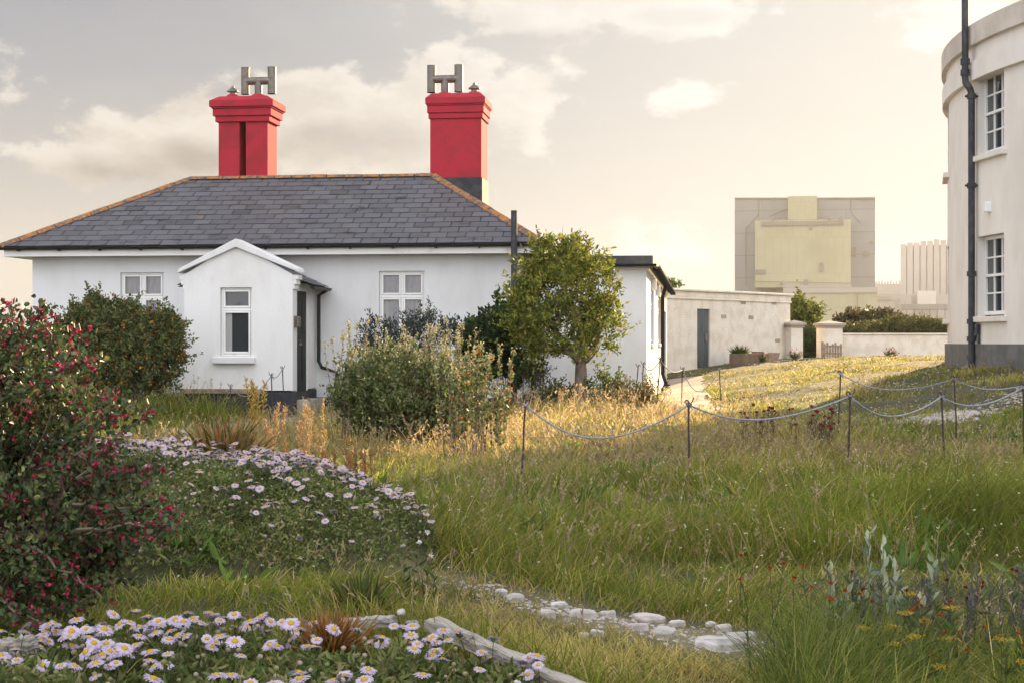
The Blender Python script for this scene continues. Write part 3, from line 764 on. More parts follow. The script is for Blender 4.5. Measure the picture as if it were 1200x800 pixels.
# ------------------------------------------------------------------ garden wall, piers, gate
def pier(px, Y, w_, top, label, name='gate_pier'):
    x = (px-600)/F*Y; gzv = gz(x, Y)
    t = thing(name, label, 'gate pier', (x, Y, gzv), R(14), 'piers of the garden gateway')
    h = EYE+(400-top)/F*Y-gzv
    mb = MB().box(-w_/2, w_/2, -w_/2, w_/2, -.4, h-.26); mb.build('shaft', M['store_wall'], t, bevel=.015)
    mb = MB(); e = w_/2; mb.box(-e-.04, e+.04, -e-.04, e+.04, h-.259, h-.19); mb.box(-e-.09, e+.09, -e-.09, e+.09, h-.189, h-.11)
    e2 = e+.09; mb.add([(-e2,-e2,h-.109),(e2,-e2,h-.109),(e2,e2,h-.109),(-e2,e2,h-.109),(0,0,h)], [(0,1,4),(1,2,4),(2,3,4),(3,0,4),(3,2,1,0)])
    mb.build('capstone', M['concrete'], t)
pier(931, 54.6, .46, 375, 'white gate pier at the right end of the outbuilding')
pier(972, 55, .70, 375.5, 'wider white gate pier where the long garden wall begins')
x0 = (985-600)/F*55
gw = thing('garden_wall', 'low white brick garden wall running behind the rough lawn to the round building', 'garden wall', (x0, 55, 0))
MB().box(-.05, 16, 0, .24, .2, 1.74).build('wall', M['store_wall'], gw); MB().box(-.05, 16, -.04, .28, 1.741, 1.80).build('coping', M['store_wall'], gw, bevel=.012)
tg = thing('wooden_gate', 'small weathered wooden gate leaning on the white gate pier', 'gate', ((976-600)/F*54, 54, gz((976-600)/F*54, 54)), R(10))
mb = MB()
for k in range(7):
    x = -.3+k*.1; hh = .48+.05*math.sin(k*2.1); mb.box(x-.035, x+.035, 0, .02, .02, hh)
mb.build('pale', M['timber_rail'], tg); mb = MB().box(-.36, .36, .021, .05, .12, .18).box(-.36, .36, .021, .05, .36, .42); mb.build('rail', M['timber_rail'], tg)
MB().box(-.41, -.34, -.01, .06, 0, .56).build('post', M['timber_rail'], tg)
# planter and barrow-like trough in front of outbuilding
bx, by = (874-600)/F*50.6, 50.6; 
pl = thing('brick_planter', 'small brick planter against the outbuilding wall', 'planter', (bx, by, gz(bx, by)), srz)
mb = MB()
for a in ((-.55, .55, -.3, -.2), (-.55, .55, .2, .3), (-.55, -.45, -.199, .199), (.45, .55, -.199, .199)): mb.box(*a, -.2, .34)
mb.build('brick_edge', M['terracotta'], pl, bevel=.01); MB().box(-.449, .449, -.199, .199, 0, .28).build('soil', M['soil'], pl)
bx2, by2 = (897-600)/F*51.8, 51.8
tr = thing('timber_trough', 'low weathered timber trough right of the brick planter', 'trough', (bx2, by2, gz(bx2, by2)), srz)
MB().prism([(-.55, .34), (-.42, -.05), (.42, -.05), (.6, .3), (.52, .3), (.38, .0), (-.36, .0), (-.47, .34)], -.22, .22).build('trough_body', M['timber_rail'], tr)
MB().prism([(-.5, .28), (-.4, .02), (.4, .02), (.55, .26)], -.219, -.19).prism([(-.5, .28), (-.4, .02), (.4, .02), (.55, .26)], .19, .219).build('trough_side', M['timber_rail'], tr)

# ------------------------------------------------------------------ round building
DD, BB, RR = 37.8, R(34.4), 12.04
CX, CY = DD*math.sin(BB), DD*math.cos(BB)
rb = thing('round_building', 'tall cream circular building with dark base and sash windows', 'round building', (CX, CY, 0))
def circ(px, rad=RR):
    a = math.atan((px-600)/F); q = BB-a; s = rad*rad-(DD*math.sin(q))**2
    r = DD*math.cos(q)-math.sqrt(max(s, 0)); x, y = r*math.sin(a), r*math.cos(a)
    return math.atan2(y-CY, x-CX) % (2*math.pi), y
def cz_(px, py, rad=RR): return EYE+(400-py)/F*circ(px, rad)[1]
th_r, th_l = sorted((circ(1145.5)[0], circ(1176.5)[0]))   # larger angle is nearer the camera? sorted keeps order
zu0, zu1 = cz_(1165, 178), cz_(1165, 80); zl0, zl1 = cz_(1165, 370.5), cz_(1165, 274.5)
half = (th_l-th_r)/2; pitch = 2*math.pi/18
mids = [(th_r+th_l)/2+pitch*k for k in range(18)]
thT = circ(1107.2)[0]
def ring(mb, r, z0, z1, n_=144, r2=None):
    r2 = r2 or r
    for i in range(n_):
        a, b = 2*math.pi*i/n_, 2*math.pi*(i+1)/n_
        mb.add([(r*math.cos(a), r*math.sin(a), z0), (r*math.cos(b), r*math.sin(b), z0), (r2*math.cos(b), r2*math.sin(b), z1), (r2*math.cos(a), r2*math.sin(a), z1)], [(0, 1, 2, 3)])
def band(mb, r, ri, z0, z1): 
    ring(mb, r, z0, z1); ring(mb, ri, z1, z1+.0001, r2=r); ring(mb, r, z0-.0001, z0, r2=ri)
    n_ = 144
    for i in range(n_):
        a, b = 2*math.pi*i/n_, 2*math.pi*(i+1)/n_
        for z in (z0, z1): mb.add([(ri*math.cos(a), ri*math.sin(a), z), (ri*math.cos(b), ri*math.sin(b), z), (r*math.cos(b), r*math.sin(b), z), (r*math.cos(a), r*math.sin(a), z)], [(0, 1, 2, 3)])
# wall with openings
ths = set(); 
for m_ in mids: ths |= {round((m_-half) % (2*math.pi), 6), round((m_+half) % (2*math.pi), 6)}
ths |= {round(2*math.pi*i/120, 6) for i in range(120)}
ths = sorted(ths); ths.append(ths[0]+2*math.pi)
mb = MB(); zsb = 1.45; zcor = 6.72
lev = [(zsb, zl0), (zl0, zl1), (zl1, zu0), (zu0, zu1), (zu1, zcor)]
for a, b in zip(ths[:-1], ths[1:]):
    mid = ((a+b)/2) % (2*math.pi); inw = any(abs((mid-m_+math.pi) % (2*math.pi)-math.pi) < half-1e-5 for m_ in mids)
    for k, (z0, z1) in enumerate(lev):
        if inw and k in (1, 3): continue
        mb.add([(RR*math.cos(a), RR*math.sin(a), z0), (RR*math.cos(b), RR*math.sin(b), z0), (RR*math.cos(b), RR*math.sin(b), z1), (RR*math.cos(a), RR*math.sin(a), z1)], [(0, 1, 2, 3)])
RV = .17
for m_ in mids:
    for (z0, z1) in ((zl0, zl1), (zu0, zu1)):
        for a, fl in ((m_-half, 0), (m_+half, 1)):
            n_ = Vector((math.cos(m_), math.sin(m_), 0))
            p = Vector((RR*math.cos(a), RR*math.sin(a), 0)); q = p-n_*RV
            mb.add([(p.x, p.y, z0), (q.x, q.y, z0), (q.x, q.y, z1), (p.x, p.y, z1)], [(0, 1, 2, 3)])
        pa = Vector((RR*math.cos(m_-half), RR*math.sin(m_-half), 0)); pb = Vector((RR*math.cos(m_+half), RR*math.sin(m_+half), 0))
        for z in (z0, z1): mb.add([(pa.x, pa.y, z), (pb.x, pb.y, z), (pb.x-n_.x*RV, pb.y-n_.y*RV, z), (pa.x-n_.x*RV, pa.y-n_.y*RV, z)], [(0, 1, 2, 3)])
mb.build('wall', M['tower_wall'], rb)
mb = MB(); band(mb, RR+.06, RR-.2, -.3, zsb); mb.build('plinth', M['tower_plinth'], rb)
mb = MB(); band(mb, RR+.11, RR-.2, zcor, 7.10); mb.build('string_course', M['tower_wall'], rb)
mb = MB(); band(mb, RR+.03, RR-.2, 7.101, 7.42); mb.build('frieze', M['tower_wall'], rb)
mb = MB(); band(mb, RR+.13, RR-.2, 7.421, 7.84); mb.build('parapet', M['tower_cap'], rb)
mb = MB(); n_ = 96; mb.add([((RR-.15)*math.cos(2*math.pi*i/n_), (RR-.15)*math.sin(2*math.pi*i/n_), 7.5) for i in range(n_)], [tuple(range(n_))]); mb.build('roof', M['felt'], rb)
for i, m_ in enumerate(mids):
    # only the side towards the lawn is ever seen
    ang = (m_-math.pi) % (2*math.pi)
    pos = Vector((CX+RR*math.cos(m_), CY+RR*math.sin(m_)))
    if pos.x > CX+2 : continue
    n_ = Vector((math.cos(m_), math.sin(m_), 0)); xd = Vector((-math.sin(m_), math.cos(m_), 0))   # viewed from outside, right-hand direction
    yd = -n_
    # need xd x yd = z
    if xd.cross(yd).z < 0: xd = -xd
    wv = 2*RR*math.sin(half)-.01
    for (z0, z1) in ((zl0, zl1), (zu0, zu1)):
        org = n_*(RR*math.cos(half)-RV)-xd*(wv/2)+Vector((0, 0, z0+.03))
        mt = Matrix(((xd.x, yd.x, 0, org.x), (xd.y, yd.y, 0, org.y), (0, 0, 1, org.z), (0, 0, 0, 1)))
        wn = window(rb, mt, wv, z1-z0-.035, 3, 4, fr=.07, bar=.032, glass='glass_dark', sash=True)
        MB().box(-.14, wv+.14, -RV-.12, -.04, -.14, -.031).build('sill', M['tower_wall'], wn, bevel=.012)
# rainwater pipe on the round building
tp1 = circ(1131)[0]; tp2 = circ(1138.5)[0]
def rp(th_, rr_, z): return (rr_*math.cos(th_), rr_*math.sin(th_), z)
zbend = cz_(1135, 103)
pipe = bpy.data.objects.new('rainwater_pipe', None); COL.objects.link(pipe); pipe.parent = rb
ro = RR+.22; rw = RR+.12
z0p = cz_(1138, 436)
ang1 = circ(1131, ro)[0]; ang2 = circ(1138.5, rw)[0]
mb = MB(); mb.tube([rp(ang1, ro, 9.4), rp(ang1, ro, zbend+.12), rp(ang1, ro-.01, zbend+.02), rp(ang2, rw+.03, zbend-.12), rp(ang2, rw, zbend-.22), rp(ang2, rw, .7)], .068, 14)
mb.build('tube', M['pipe'], pipe)
for z in (9.0, 7.05, zbend+.16): MB().tube([rp(ang1, ro, z), rp(ang1, ro, z+.12)], .092, 14).build('collar', M['pipe'], pipe)
for z in (zbend-.32, cz_(1138, 223), cz_(1138, 325), cz_(1138, 380), cz_(1138, 400), cz_(1138, 421)):
    mb = MB().tube([rp(ang2, rw, z), rp(ang2, rw, z+.10)], .092, 14)
    if z > 3.2: q = Vector(rp(ang2, rw, z+.05)); mb.tube([q-Vector((.13, 0, 0)), q+Vector((.13, 0, 0))], .025, 6)
    mb.build('collar', M['pipe'], pipe)
mb = MB(); a = circ(1144.5, RR+.08)[0]; mb.tube([rp(a, RR+.03, z0p+.2), rp(a, RR+.03, cz_(1144, 388)), rp(a, RR+.03, cz_(1144, 380))], .022, 8); mb.tube([rp(ang2, rw, z0p+.55), rp(a, RR+.10, z0p+.75), rp(a, RR+.06, z0p+.95)], .04, 8)
mb.build('branch_pipe', M['pipe'], rb)
ab = circ(1160, RR)[0]; mb = MB(); q = Vector(rp(ab, RR+.05, cz_(1160, 243))); mb.box(q.x-.07, q.x+.07, q.y-.07, q.y+.07, q.z-.10, q.z+.10); mb.build('wall_vent', M['white_paint'], rb, bevel=.02)

# ------------------------------------------------------------------ power station
YP = 620.0
class Frame:
    """a far building's own frame: origin on the ray of pixel px at depth Y, turned by th towards the camera"""
    def __init__(s, px, Y, vp): s.th = math.atan((vp-600)/F); s.o = ((px-600)/F*Y, Y); s.Y = Y
    def pt(s, px, py, v=0):
        c, n = math.cos(s.th), math.sin(s.th); t, z = on_plane((s.o[0]+v*n, s.o[1]+v*c), (c, -n), px, py); return t, v, z
    def block(s, mb, xa, xb, ya, yb, v0, v1, mi=0):
        x0, _, z1 = s.pt(xa, ya, v0); x1, _, z1b = s.pt(xb, ya, v0); _, _, z0 = s.pt(xb, yb, v0); mb.box(x0, x1, v0, v1, z0, (z1+z1b)/2, mi)
fp = Frame(861, YP, 935)
st_ = thing('power_station', 'huge grey and pale yellow power station block on the horizon', 'power station', (fp.o[0], fp.o[1], 0), -fp.th)
def part(fr_, par, name, m, rects, v0, v1):
    for a in rects: mb = MB(); fr_.block(mb, a[0], a[2], a[1], a[3], v0, v1); mb.build(name, m, par)
part(fp, st_, 'reactor_hall', M['cladding_grey'], [(861, 232.5, 1025.5, 420)], 0, 60)
part(fp, st_, 'yellow_block', M['cladding_yellow'], [(885, 258, 997, 336.5)], -14, -.5)
part(fp, st_, 'lift_tower', M['cladding_yellow'], [(923.5, 230, 957.5, 257.5)], -13, -.6)
part(fp, st_, 'low_hall', M['cladding_yellow'], [(918, 343, 1028, 430)], -40, -14.5)
part(fp, st_, 'roof_edge', M['vent_brown2'], [(917.5, 337, 1028.5, 343), (917.5, 334.5, 998, 336.6)], -40.5, -14.6)
part(fp, st_, 'louvre', M['vent_brown'], [(893, 259.5, 988, 263.5),(885.5,316,897,321),(948,264,952,269.5),(961,308,965,318)], -14.6, -14.1)
part(fp, st_, 'louvre', M['vent_brown'], [(997.5,290,1003,300),(1012,295,1019,300),(1020,283,1022.5,285.5)], -.6, -.1)
part(fp, st_, 'roof_plant', M['vent_brown'], [(942,328,947,334.3),(914,331,917,334.3),(904,254,907,257.8),(970,254,973,257.8),(984,253.5,987,257.8)], -15.5, -14.61)
mb = MB()
def pline(pts, r, v): mb.tube([fp.pt(x, y, v) for x, y in pts], r, 5)
pline([(889, 234), (889, 252), (874, 268), (874, 336)], .16, -.5); pline([(997.5, 234), (997.5, 250), (1009, 262)], .16, -.5)
pline([(902, 254), (923, 245)], .12, -.5); pline([(861, 232.8), (1025.4, 232.6)], .35, -.3)
for k in range(26): x = 887+k*4.2; pline([(x, 258), (x, 255.7)], .10, -8)
pline([(886, 255.8), (923, 255.8)], .10, -8); pline([(958, 255.8), (996, 255.8)], .10, -8)
pline([(885, 330), (997, 332)], .15, -15); pline([(1004.5, 343), (1004.5, 400)], .2, -41)
mb.build('pipework', M['vent_brown'], st_)
YB = 760.0
fb = Frame(1056, YB, 1110)
s2 = thing('far_reactor_building', 'hazy fluted reactor building behind the power station yard, beside the round building', 'reactor building', (fb.o[0], fb.o[1], 0), -fb.th)
mb = MB(); fb.block(mb, 1056, 1180, 287, 420, 0, 60)
for k in range(16):
    xa = 1055+k*7.8; top = 281.5+(5-k)*1.0*(k < 5)-(.8 if k % 2 else 0)
    fb.block(mb, xa+.35, xa+7.0, top, 420, -1.6, -.01)
mb.build('fluted_wall', M['cladding_pale'], s2)
fy = Frame(1024, 690, 1060)
s3 = thing('station_yard_sheds', 'low pale sheds and canopy between the yellow hall and the fluted building', 'industrial building', (fy.o[0], fy.o[1], 0), -fy.th)
part(fy, s3, 'shed', M['cladding_pale'], [(1024, 333, 1056, 345)], 8, 25)
part(fy, s3, 'shed', M['cladding_pale'], [(1018, 345.2, 1068, 420)], 0, 25)
part(fy, s3, 'shed', M['cladding_light'], [(1075, 341, 1097, 357)], 5, 25)
part(fy, s3, 'shed', M['cladding_pale'], [(1068.5, 345.2, 1180, 420)], 10, 35)
part(fy, s3, 'rooftop_unit', M['cladding_pale'], [(1026+k*3.4, 330.5-(k % 3)*.8, 1027.6+k*3.4, 333) for k in range(9)], 9, 13)
part(fy, s3, 'canopy', M['cladding_grey'], [(1056, 356.5, 1180, 362)], -30, -18)
part(fy, s3, 'doorway', M['vent_brown2'], [(1028,347,1044,352),(1051,350,1055,359),(1030,360,1046,366)], -.6, -.1)
part(fy, s3, 'canopy_post', M['cladding_grey'], [(1062+k*9, 362, 1063+k*9, 420) for k in range(7)], -26, -25)

# ------------------------------------------------------------------ paths
o = ribbon('garden_path', [(2.62+.9, 26.2), (3.35, 30), (4.0, 36), (4.75, 42), (5.3, 47)], 1.0, M['tarmac'], .03)
o = ribbon('porch_path', [(-2.9, 27.0), (-4.2, 27.0), (-5.0, 26.2), (-5.6, 24.5)], 1.1, M['path_grey'], .03)

# path polylines used to thin the grass
DRY = [(.2, 6.1), (.9, 5.8), (.5, 5.2)]
TROD = [(1.6, 6.3), (2.6, 7.2), (3.4, 7.6), (4.6, 8.2)]
GRAVEL = [(5.9, 21.2), (6.9, 22.6), (7.9, 24.0), (9.0, 25.5)]
GP1 = [(2.62+.9, 26.2), (3.35, 30), (4.0, 36), (4.75, 42), (5.3, 47)]; GP2 = [(-2.9, 27.0), (-4.2, 27.0), (-5.0, 26.2), (-5.6, 24.5)]
def footprint(x, y):
    """True where building stands"""
    X, Y = x-HO[0], y-HO[1]; t = X*ca-Y*sa; v = X*sa+Y*ca
    inh = (t > tL-.05) & (t < tR+.05) & (v > -.05) & (v < VB+.1)
    inw = (t > wingL-.1) & (t < wingR+.05) & (v > -.05) & (v < WL+.1)
    inp = (t > pL-.05) & (t < pR+.25) & (v > PV-.05) & (v < 0)
    cir = np.hypot(x-CX, y-CY) < RR+.1
    X, Y = x-SO.x, y-SO.y; s = X*SD.x+Y*SD.y; q = -X*SD.y+Y*SD.x
    sto = (s > -2.7) & (s < s1+.1) & (q > -.05) & (q < 4.7)
    return inh | inw | inp | cir | sto

# ------------------------------------------------------------------ foliage tools
def leaf_arrays(pos, dirs, ln, wd, cols, fold=.25, rnd=rng):
    """diamond leaves folded on the midrib. pos (n,3) base, dirs (n,3) unit growth directions"""
    n_ = len(pos)
    ref = rnd.normal(size=(n_, 3)); side = np.cross(dirs, ref); side /= np.linalg.norm(side, axis=1)[:, None]+1e-9
    nrm = np.cross(side, dirs)
    ln = np.broadcast_to(ln, n_)[:, None]; wd = np.broadcast_to(wd, n_)[:, None]
    b = pos; m1 = pos+dirs*ln*.30; m2 = pos+dirs*ln*.68-nrm*ln*.04; tip = pos+dirs*ln-nrm*ln*.12
    V = np.stack([b, m1+side*wd*.46+nrm*wd*fold, m2+side*wd*.40+nrm*wd*fold, tip, m2-side*wd*.40+nrm*wd*fold, m1-side*wd*.46+nrm*wd*fold], 1)
    base = (np.arange(n_)*6)[:, None]
    f = np.concatenate([base+np.array([[0, 1, 2, 3]]), base+np.array([[0, 3, 4, 5]])])
    C = np.repeat(cols[:, None, :], 6, 1)
    return V.reshape(-1, 3), f, C.reshape(-1, 3)
def unit(v): return v/(np.linalg.norm(v, axis=1)[:, None]+1e-9)
def pick(pal, n_, rnd=rng, jit=.15):
    pal = np.array(pal, float); c = pal[rnd.integers(0, len(pal), n_)]
    return np.clip(c*rnd.uniform(1-jit, 1+jit, (n_, 1))*rnd.uniform(1-jit*.3, 1+jit*.3, (n_, 3)), 0, 1)
class Acc:
    def __init__(s): s.v = []; s.f = []; s.c = []; s.n = 0
    def add(s, v, f, c):
        s.v.append(v); s.f.append(f+s.n); s.c.append(c); s.n += len(v)
    def build(s, name, m, parent=None):
        fs = {}
        for f in s.f: fs.setdefault(f.shape[1], []).append(f)
        return npmesh(name, np.concatenate(s.v), [np.concatenate(x) for x in fs.values()], np.concatenate(s.c), m, parent)
def crown(blobs, ncl, per, ln, wd, pal, rnd, spread=.12, shell=.55, droop=0, up=.3, gap=.38, gscale=2.2, clvar=.25, sprig=None):
    sprig = spread*2.6 if sprig is None else sprig
    """leaf clusters through the volume of ellipsoids; returns leaf arrays + cluster centres"""
    blobs = np.array(blobs, float)   # cx cy cz rx ry rz
    vol = blobs[:, 3]*blobs[:, 4]*blobs[:, 5]; pr = vol**.8; pr /= pr.sum()
    k = rnd.choice(len(blobs), ncl, p=pr); b = blobs[k]
    d = unit(rnd.normal(size=(ncl, 3))); rad = rnd.uniform(0, 1, ncl)**(1/3)
    rad = np.where(rnd.random(ncl) < shell, rnd.uniform(.82, 1.1, ncl), rad)
    c = b[:, :3]+d*rad[:, None]*b[:, 3:]
    g1 = vnoise(c[:, 0]+c[:, 1]*.7, c[:, 2]*1.1+c[:, 1]*.5, gscale, 11)
    keep = g1 > gap*rnd.uniform(.6, 1.1, ncl); c, d, b = c[keep], d[keep], b[keep]
    n_ = len(c); out = unit((c-b[:, :3])/b[:, 3:]+1e-6)
    cen = np.repeat(c, per, 0); o2 = np.repeat(out, per, 0)
    ax = unit(out+rnd.normal(size=(n_, 3))*.5+np.array([0, 0, up])); ax = np.repeat(ax, per, 0)
    s = rnd.uniform(-.5, .5, len(cen))[:, None]
    pos = cen+ax*s*spread*2+rnd.normal(size=cen.shape)*spread*.33
    # some outer clusters are drawn out into sprigs that break the outline
    sg = np.repeat((rnd.random(n_) < .22) & (np.linalg.norm((c-b[:, :3])/b[:, 3:], axis=1) > .8), per)
    sd2 = np.repeat(unit(out*.8+rnd.normal(size=(n_, 3))*.35+np.array([0, 0, up*1.1])), per, 0)
    pos = np.where(sg[:, None], cen+sd2*(rnd.random(len(cen))**.9*sprig*np.repeat(rnd.uniform(.5, 1.6, n_), per))[:, None]+rnd.normal(size=cen.shape)*spread*.16, pos)
    dr = unit(ax*.5+rnd.normal(size=cen.shape)*.7+np.array([0, 0, up-droop]))
    tone = np.repeat(rnd.uniform(1-clvar, 1+clvar, n_), per)[:, None]
    cols = np.clip(pick(pal, len(cen), rnd)*tone, 0, 1)
    V, f, C = leaf_arrays(pos, dr, ln*rnd.uniform(.6, 1.25, len(pos)), wd*rnd.uniform(.7, 1.2, len(pos)), cols, rnd=rnd)
    return V, f, C, c, out
def wob(a, b, n_=5, amp=.05, rnd=random):
    a, b = Vector(a), Vector(b); L_ = (b-a).length; pts = []
    for i in range(n_+1):
        t = i/n_; k = amp*L_*math.sin(math.pi*t)
        pts.append(a.lerp(b, t)+Vector((rnd.uniform(-k, k), rnd.uniform(-k, k), rnd.uniform(-k, k)*.5)))
    return pts
def taper(r0, r1, n_): return [r0+(r1-r0)*i/n_ for i in range(n_+1)]

def bush(name, label, cat, x, y, blobs, ncl, per, ln, wd, pal, seed=1, stems=14, stem_col=(.13,.10,.07), stem_r=.012, group=None, matl='leaf', flowers=None, core=.04, **kw):
    """blobs relative to the base point"""
    z = gz(x, y); t = thing(name, label, cat, (x, y, z), 0, group); rnd = np.random.default_rng(seed); rr_ = random.Random(seed)
    ex_ = []
    if kw.pop('lumpy', True):
        for b_ in blobs:
            for _ in range(3):
                d_ = rnd.normal(size=3); d_ /= np.linalg.norm(d_); d_[2] = abs(d_[2])*.9+.05; k_ = rnd.uniform(.18, .38)
                ex_.append((b_[0]+d_[0]*b_[3]*.92, b_[1]+d_[1]*b_[4]*.9, b_[2]+d_[2]*b_[5]*.95, b_[3]*k_, b_[4]*k_, b_[5]*k_*1.2))
    V, f, C, cc, out = crown(list(blobs)+ex_, int(ncl*1.12), per, ln, wd, pal, rnd, **kw)
    a = Acc(); a.add(V, f, C); a.build('foliage', M[matl], t)
    mb = MB()
    for i in range(stems):
        c = cc[rr_.randrange(len(cc))]
        st0 = Vector((rr_.uniform(-.15, .15)*blobs[0][3], rr_.uniform(-.15, .15)*blobs[0][4], -.05))
        p = wob(st0, Vector(c), 5, .12, rr_); mb.tube(p, taper(stem_r, stem_r*.25, 5), 5)
    for i in range(stems*5):
        c = Vector(cc[rr_.randrange(len(cc))]); q = c*rr_.uniform(.6, .8)
        q.z = c.z*rr_.uniform(.55, .85); mb.tube(wob(q, c, 3, .1, rr_), taper(stem_r*.4, stem_r*.15, 3), 4)
    mb.c = [stem_col]*len(mb.v); mb.build('stem', M['stem'], t)
    if flowers:
        nf, fs_, fpal = flowers['n'], flowers['size'], flowers['pal']
        idx = rnd.choice(len(cc), nf, replace=True); pos = cc[idx]+rnd.normal(size=(nf, 3))*kw.get('spread', .12)*.8+out[idx]*flowers.get('lift', .03)
        fa_ = Acc(); k_ = flowers.get('petals', 4)
        for j in range(k_):
            dr = unit(rnd.normal(size=(nf, 3))+out[idx]*.8)
            V, f, C = leaf_arrays(pos, dr, fs_*rnd.uniform(.7, 1.2, nf), fs_*.8, pick(fpal, nf, rnd, .2), .1, rnd); fa_.add(V, f, C)
        o = fa_.build('blossom', M['petal'], t); o['kind'] = 'stuff'
    return t

# palette (linear albedo)
G_DK = [(.035,.06,.02),(.045,.075,.025),(.03,.05,.022),(.06,.085,.03)]
G_MID = [(.08,.125,.03),(.10,.15,.035),(.065,.10,.025),(.13,.165,.045)]
G_TREE = [(.19,.215,.035),(.25,.26,.045),(.14,.18,.03),(.33,.28,.05),(.10,.14,.025)]
G_GREY = [(.19,.21,.09),(.24,.245,.12),(.13,.155,.06),(.30,.285,.15)]

# the small tree before the wing
tx, ty = (681-600)/F*27, 27.0
def rel(px, py, Y, x, y, z): p = P(px, py, Y); return (p.x-x, p.y-y, p.z-z)
tz = gz(tx, ty)
tree = thing('garden_tree', 'small leafy tree with a short leaning trunk before the white wing', 'tree', (tx, ty, tz))
TB = [(658,325,27,42,36),(638,352,26.8,36,36),(688,338,27.3,32,38),(650,385,27,46,32),(702,388,26.7,28,24),(640,300,27,22,20),(615,320,27,18,22),(712,372,27.2,20,24),(725,340,27,9,7),(622,372,27,26,30),(612,345,26.9,16,20),(648,300,27,24,22),(630,405,27,24,12),(676,405,26.6,30,12),(672,290,27.2,22,12)]
blb = []
for px, py, Y, rx, rz_ in TB:
    c = rel(px, py, Y, tx, ty, tz); blb.append((*c, rx/F*Y, min(rx, 38)/F*Y*1.0, rz_/F*Y))
rnd = np.random.default_rng(5)
V, f, C, cc, out = crown(blb, 1650, 13, .09, .036, G_TREE, rnd, spread=.10, shell=.62, droop=.25, up=.35, gap=.47, gscale=4.4, clvar=.42, sprig=.30)
a = Acc(); a.add(V, f, C); a.build('foliage', M['leaf'], tree)
mb = MB(); r_ = random.Random(3)
fork = Vector(rel(681, 425, 27, tx, ty, tz))
mb.tube([(0, 0, -.1), (.0, 0, .12), (-.015, 0, .4), (fork.x*.7, 0, fork.z*.85), tuple(fork)], [.17, .13, .11, .11, .10], 10)
limbs = [(650, 405), (628, 345), (660, 320), (690, 330), (712, 370), (700, 410), (640, 375), (672, 360)]
for i, (px, py) in enumerate(limbs):
    e = Vector(rel(px, py, 27+r_.uniform(-.5, .5), tx, ty, tz)); p = wob(fork-Vector((0, 0, .05*i/8)), e, 6, .10, r_); mb.tube(p, taper(.06, .018, 6), 6)
    for k in range(7):
        j = r_.randrange(2, 7); dists = np.linalg.norm(cc-np.array(p[j]), axis=1); near = np.argsort(dists)[r_.randrange(5, 130)]
        mb.tube(wob(p[j], cc[near], 4, .1, r_), taper(.014, .004, 4), 4)
for k in range(40):
    c = cc[np.argsort(-cc[:, 2])[r_.randrange(0, 260)]]; mb.tube(wob(c, Vector(c)+Vector((r_.uniform(-.1, .1), r_.uniform(-.1, .1), r_.uniform(.1, .28))), 3, .05, r_), taper(.005, .002, 3), 4)
mb.build('trunk', M['bark'], tree, smooth=True)

# big leaved shrub left of it, on the wall
def B(x, y, lst):
    z = gz(x, y); o = []
    for (px, py, Y, rx, ry, rz_) in lst:
        c = rel(px, py, Y, x, y, z); o.append((*c, rx/F*Y, ry, rz_/F*Y))
    return o
x, y = (590-600)/F*28, 28.0
bush('dark_green_shrub', 'dark broad-leaved shrub against the cottage wall, left of the small tree', 'shrub', x, y,
     B(x, y, [(585,385,28,32,.45,32),(570,420,28,28,.45,26),(606,430,28,20,.35,20),(560,395,28,18,.3,20),(585,360,28,12,.25,14)]), 620, 11, .11, .075, G_DK+[(.10,.16,.04),(.08,.13,.035)], 21, spread=.12, gap=.4)
x, y = (627-600)/F*27.6, 27.6
bush('low_shrub', 'small olive shrub at the foot of the drainpipe', 'shrub', x, y, B(x, y, [(624,438,27.6,17,.2,20)]), 120, 10, .055, .025, G_MID, 22, spread=.08)
x, y = (700-600)/F*27.2, 27.2
bush('low_shrub', 'leafy green clump growing at the base of the tree trunk', 'shrub', x, y, B(x, y, [(700,452,27.2,26,.3,14),(655,462,27.2,18,.25,10)]), 160, 12, .07, .035, G_MID, 23, spread=.09)
x, y = (740-600)/F*27, 27.0
bush('low_shrub', 'olive and reddish bush at the corner of the wing beside the path', 'shrub', x, y, B(x, y, [(738,462,26.8,26,.4,18),(752,474,26.6,14,.3,13)]), 260, 11, .055, .02, [(.12,.13,.04),(.17,.16,.05),(.20,.10,.05),(.09,.11,.035)], 24, spread=.09)
x, y = (478-600)/F*26, 26.0
bush('grey_shrub', 'blue-grey evergreen shrub beneath the right-hand cottage window', 'shrub', x, y,
     B(x, y, [(470,395,26,45,.5,28),(500,392,26,36,.5,22),(445,410,26,25,.4,24),(480,440,26,60,.5,30)]), 700, 12, .07, .022, [(.05,.065,.06),(.07,.085,.08),(.04,.055,.045)], 25, spread=.1, up=.6)
# berberis with orange flowers
x, y = (150-600)/F*27, 27.0
bush('orange_berry_shrub', 'large dark evergreen shrub dotted with small orange blossom left of the porch', 'shrub', x, y,
     B(x, y, [(108,378,27,26,.5,28),(142,390,27,36,.7,32),(178,396,27,32,.6,28),(150,428,27,58,.8,30),(92,415,27,27,.5,34),(202,410,27,14,.4,30),(112,362,27,13,.3,13),(150,365,27,12,.3,12),(196,376,27,10,.3,12),(78,392,27,12,.3,14)]), 2600, 17, .065, .032, [(.07,.10,.03),(.12,.14,.045),(.09,.13,.035),(.16,.17,.06),(.05,.075,.025)], 26,
     spread=.09, shell=.45, gap=.27, clvar=.4, matl='leaf_gloss', flowers=dict(n=2000, size=.036, pal=[(.50,.20,.03),(.45,.16,.02),(.50,.27,.04)], lift=.02), stem_r=.02)
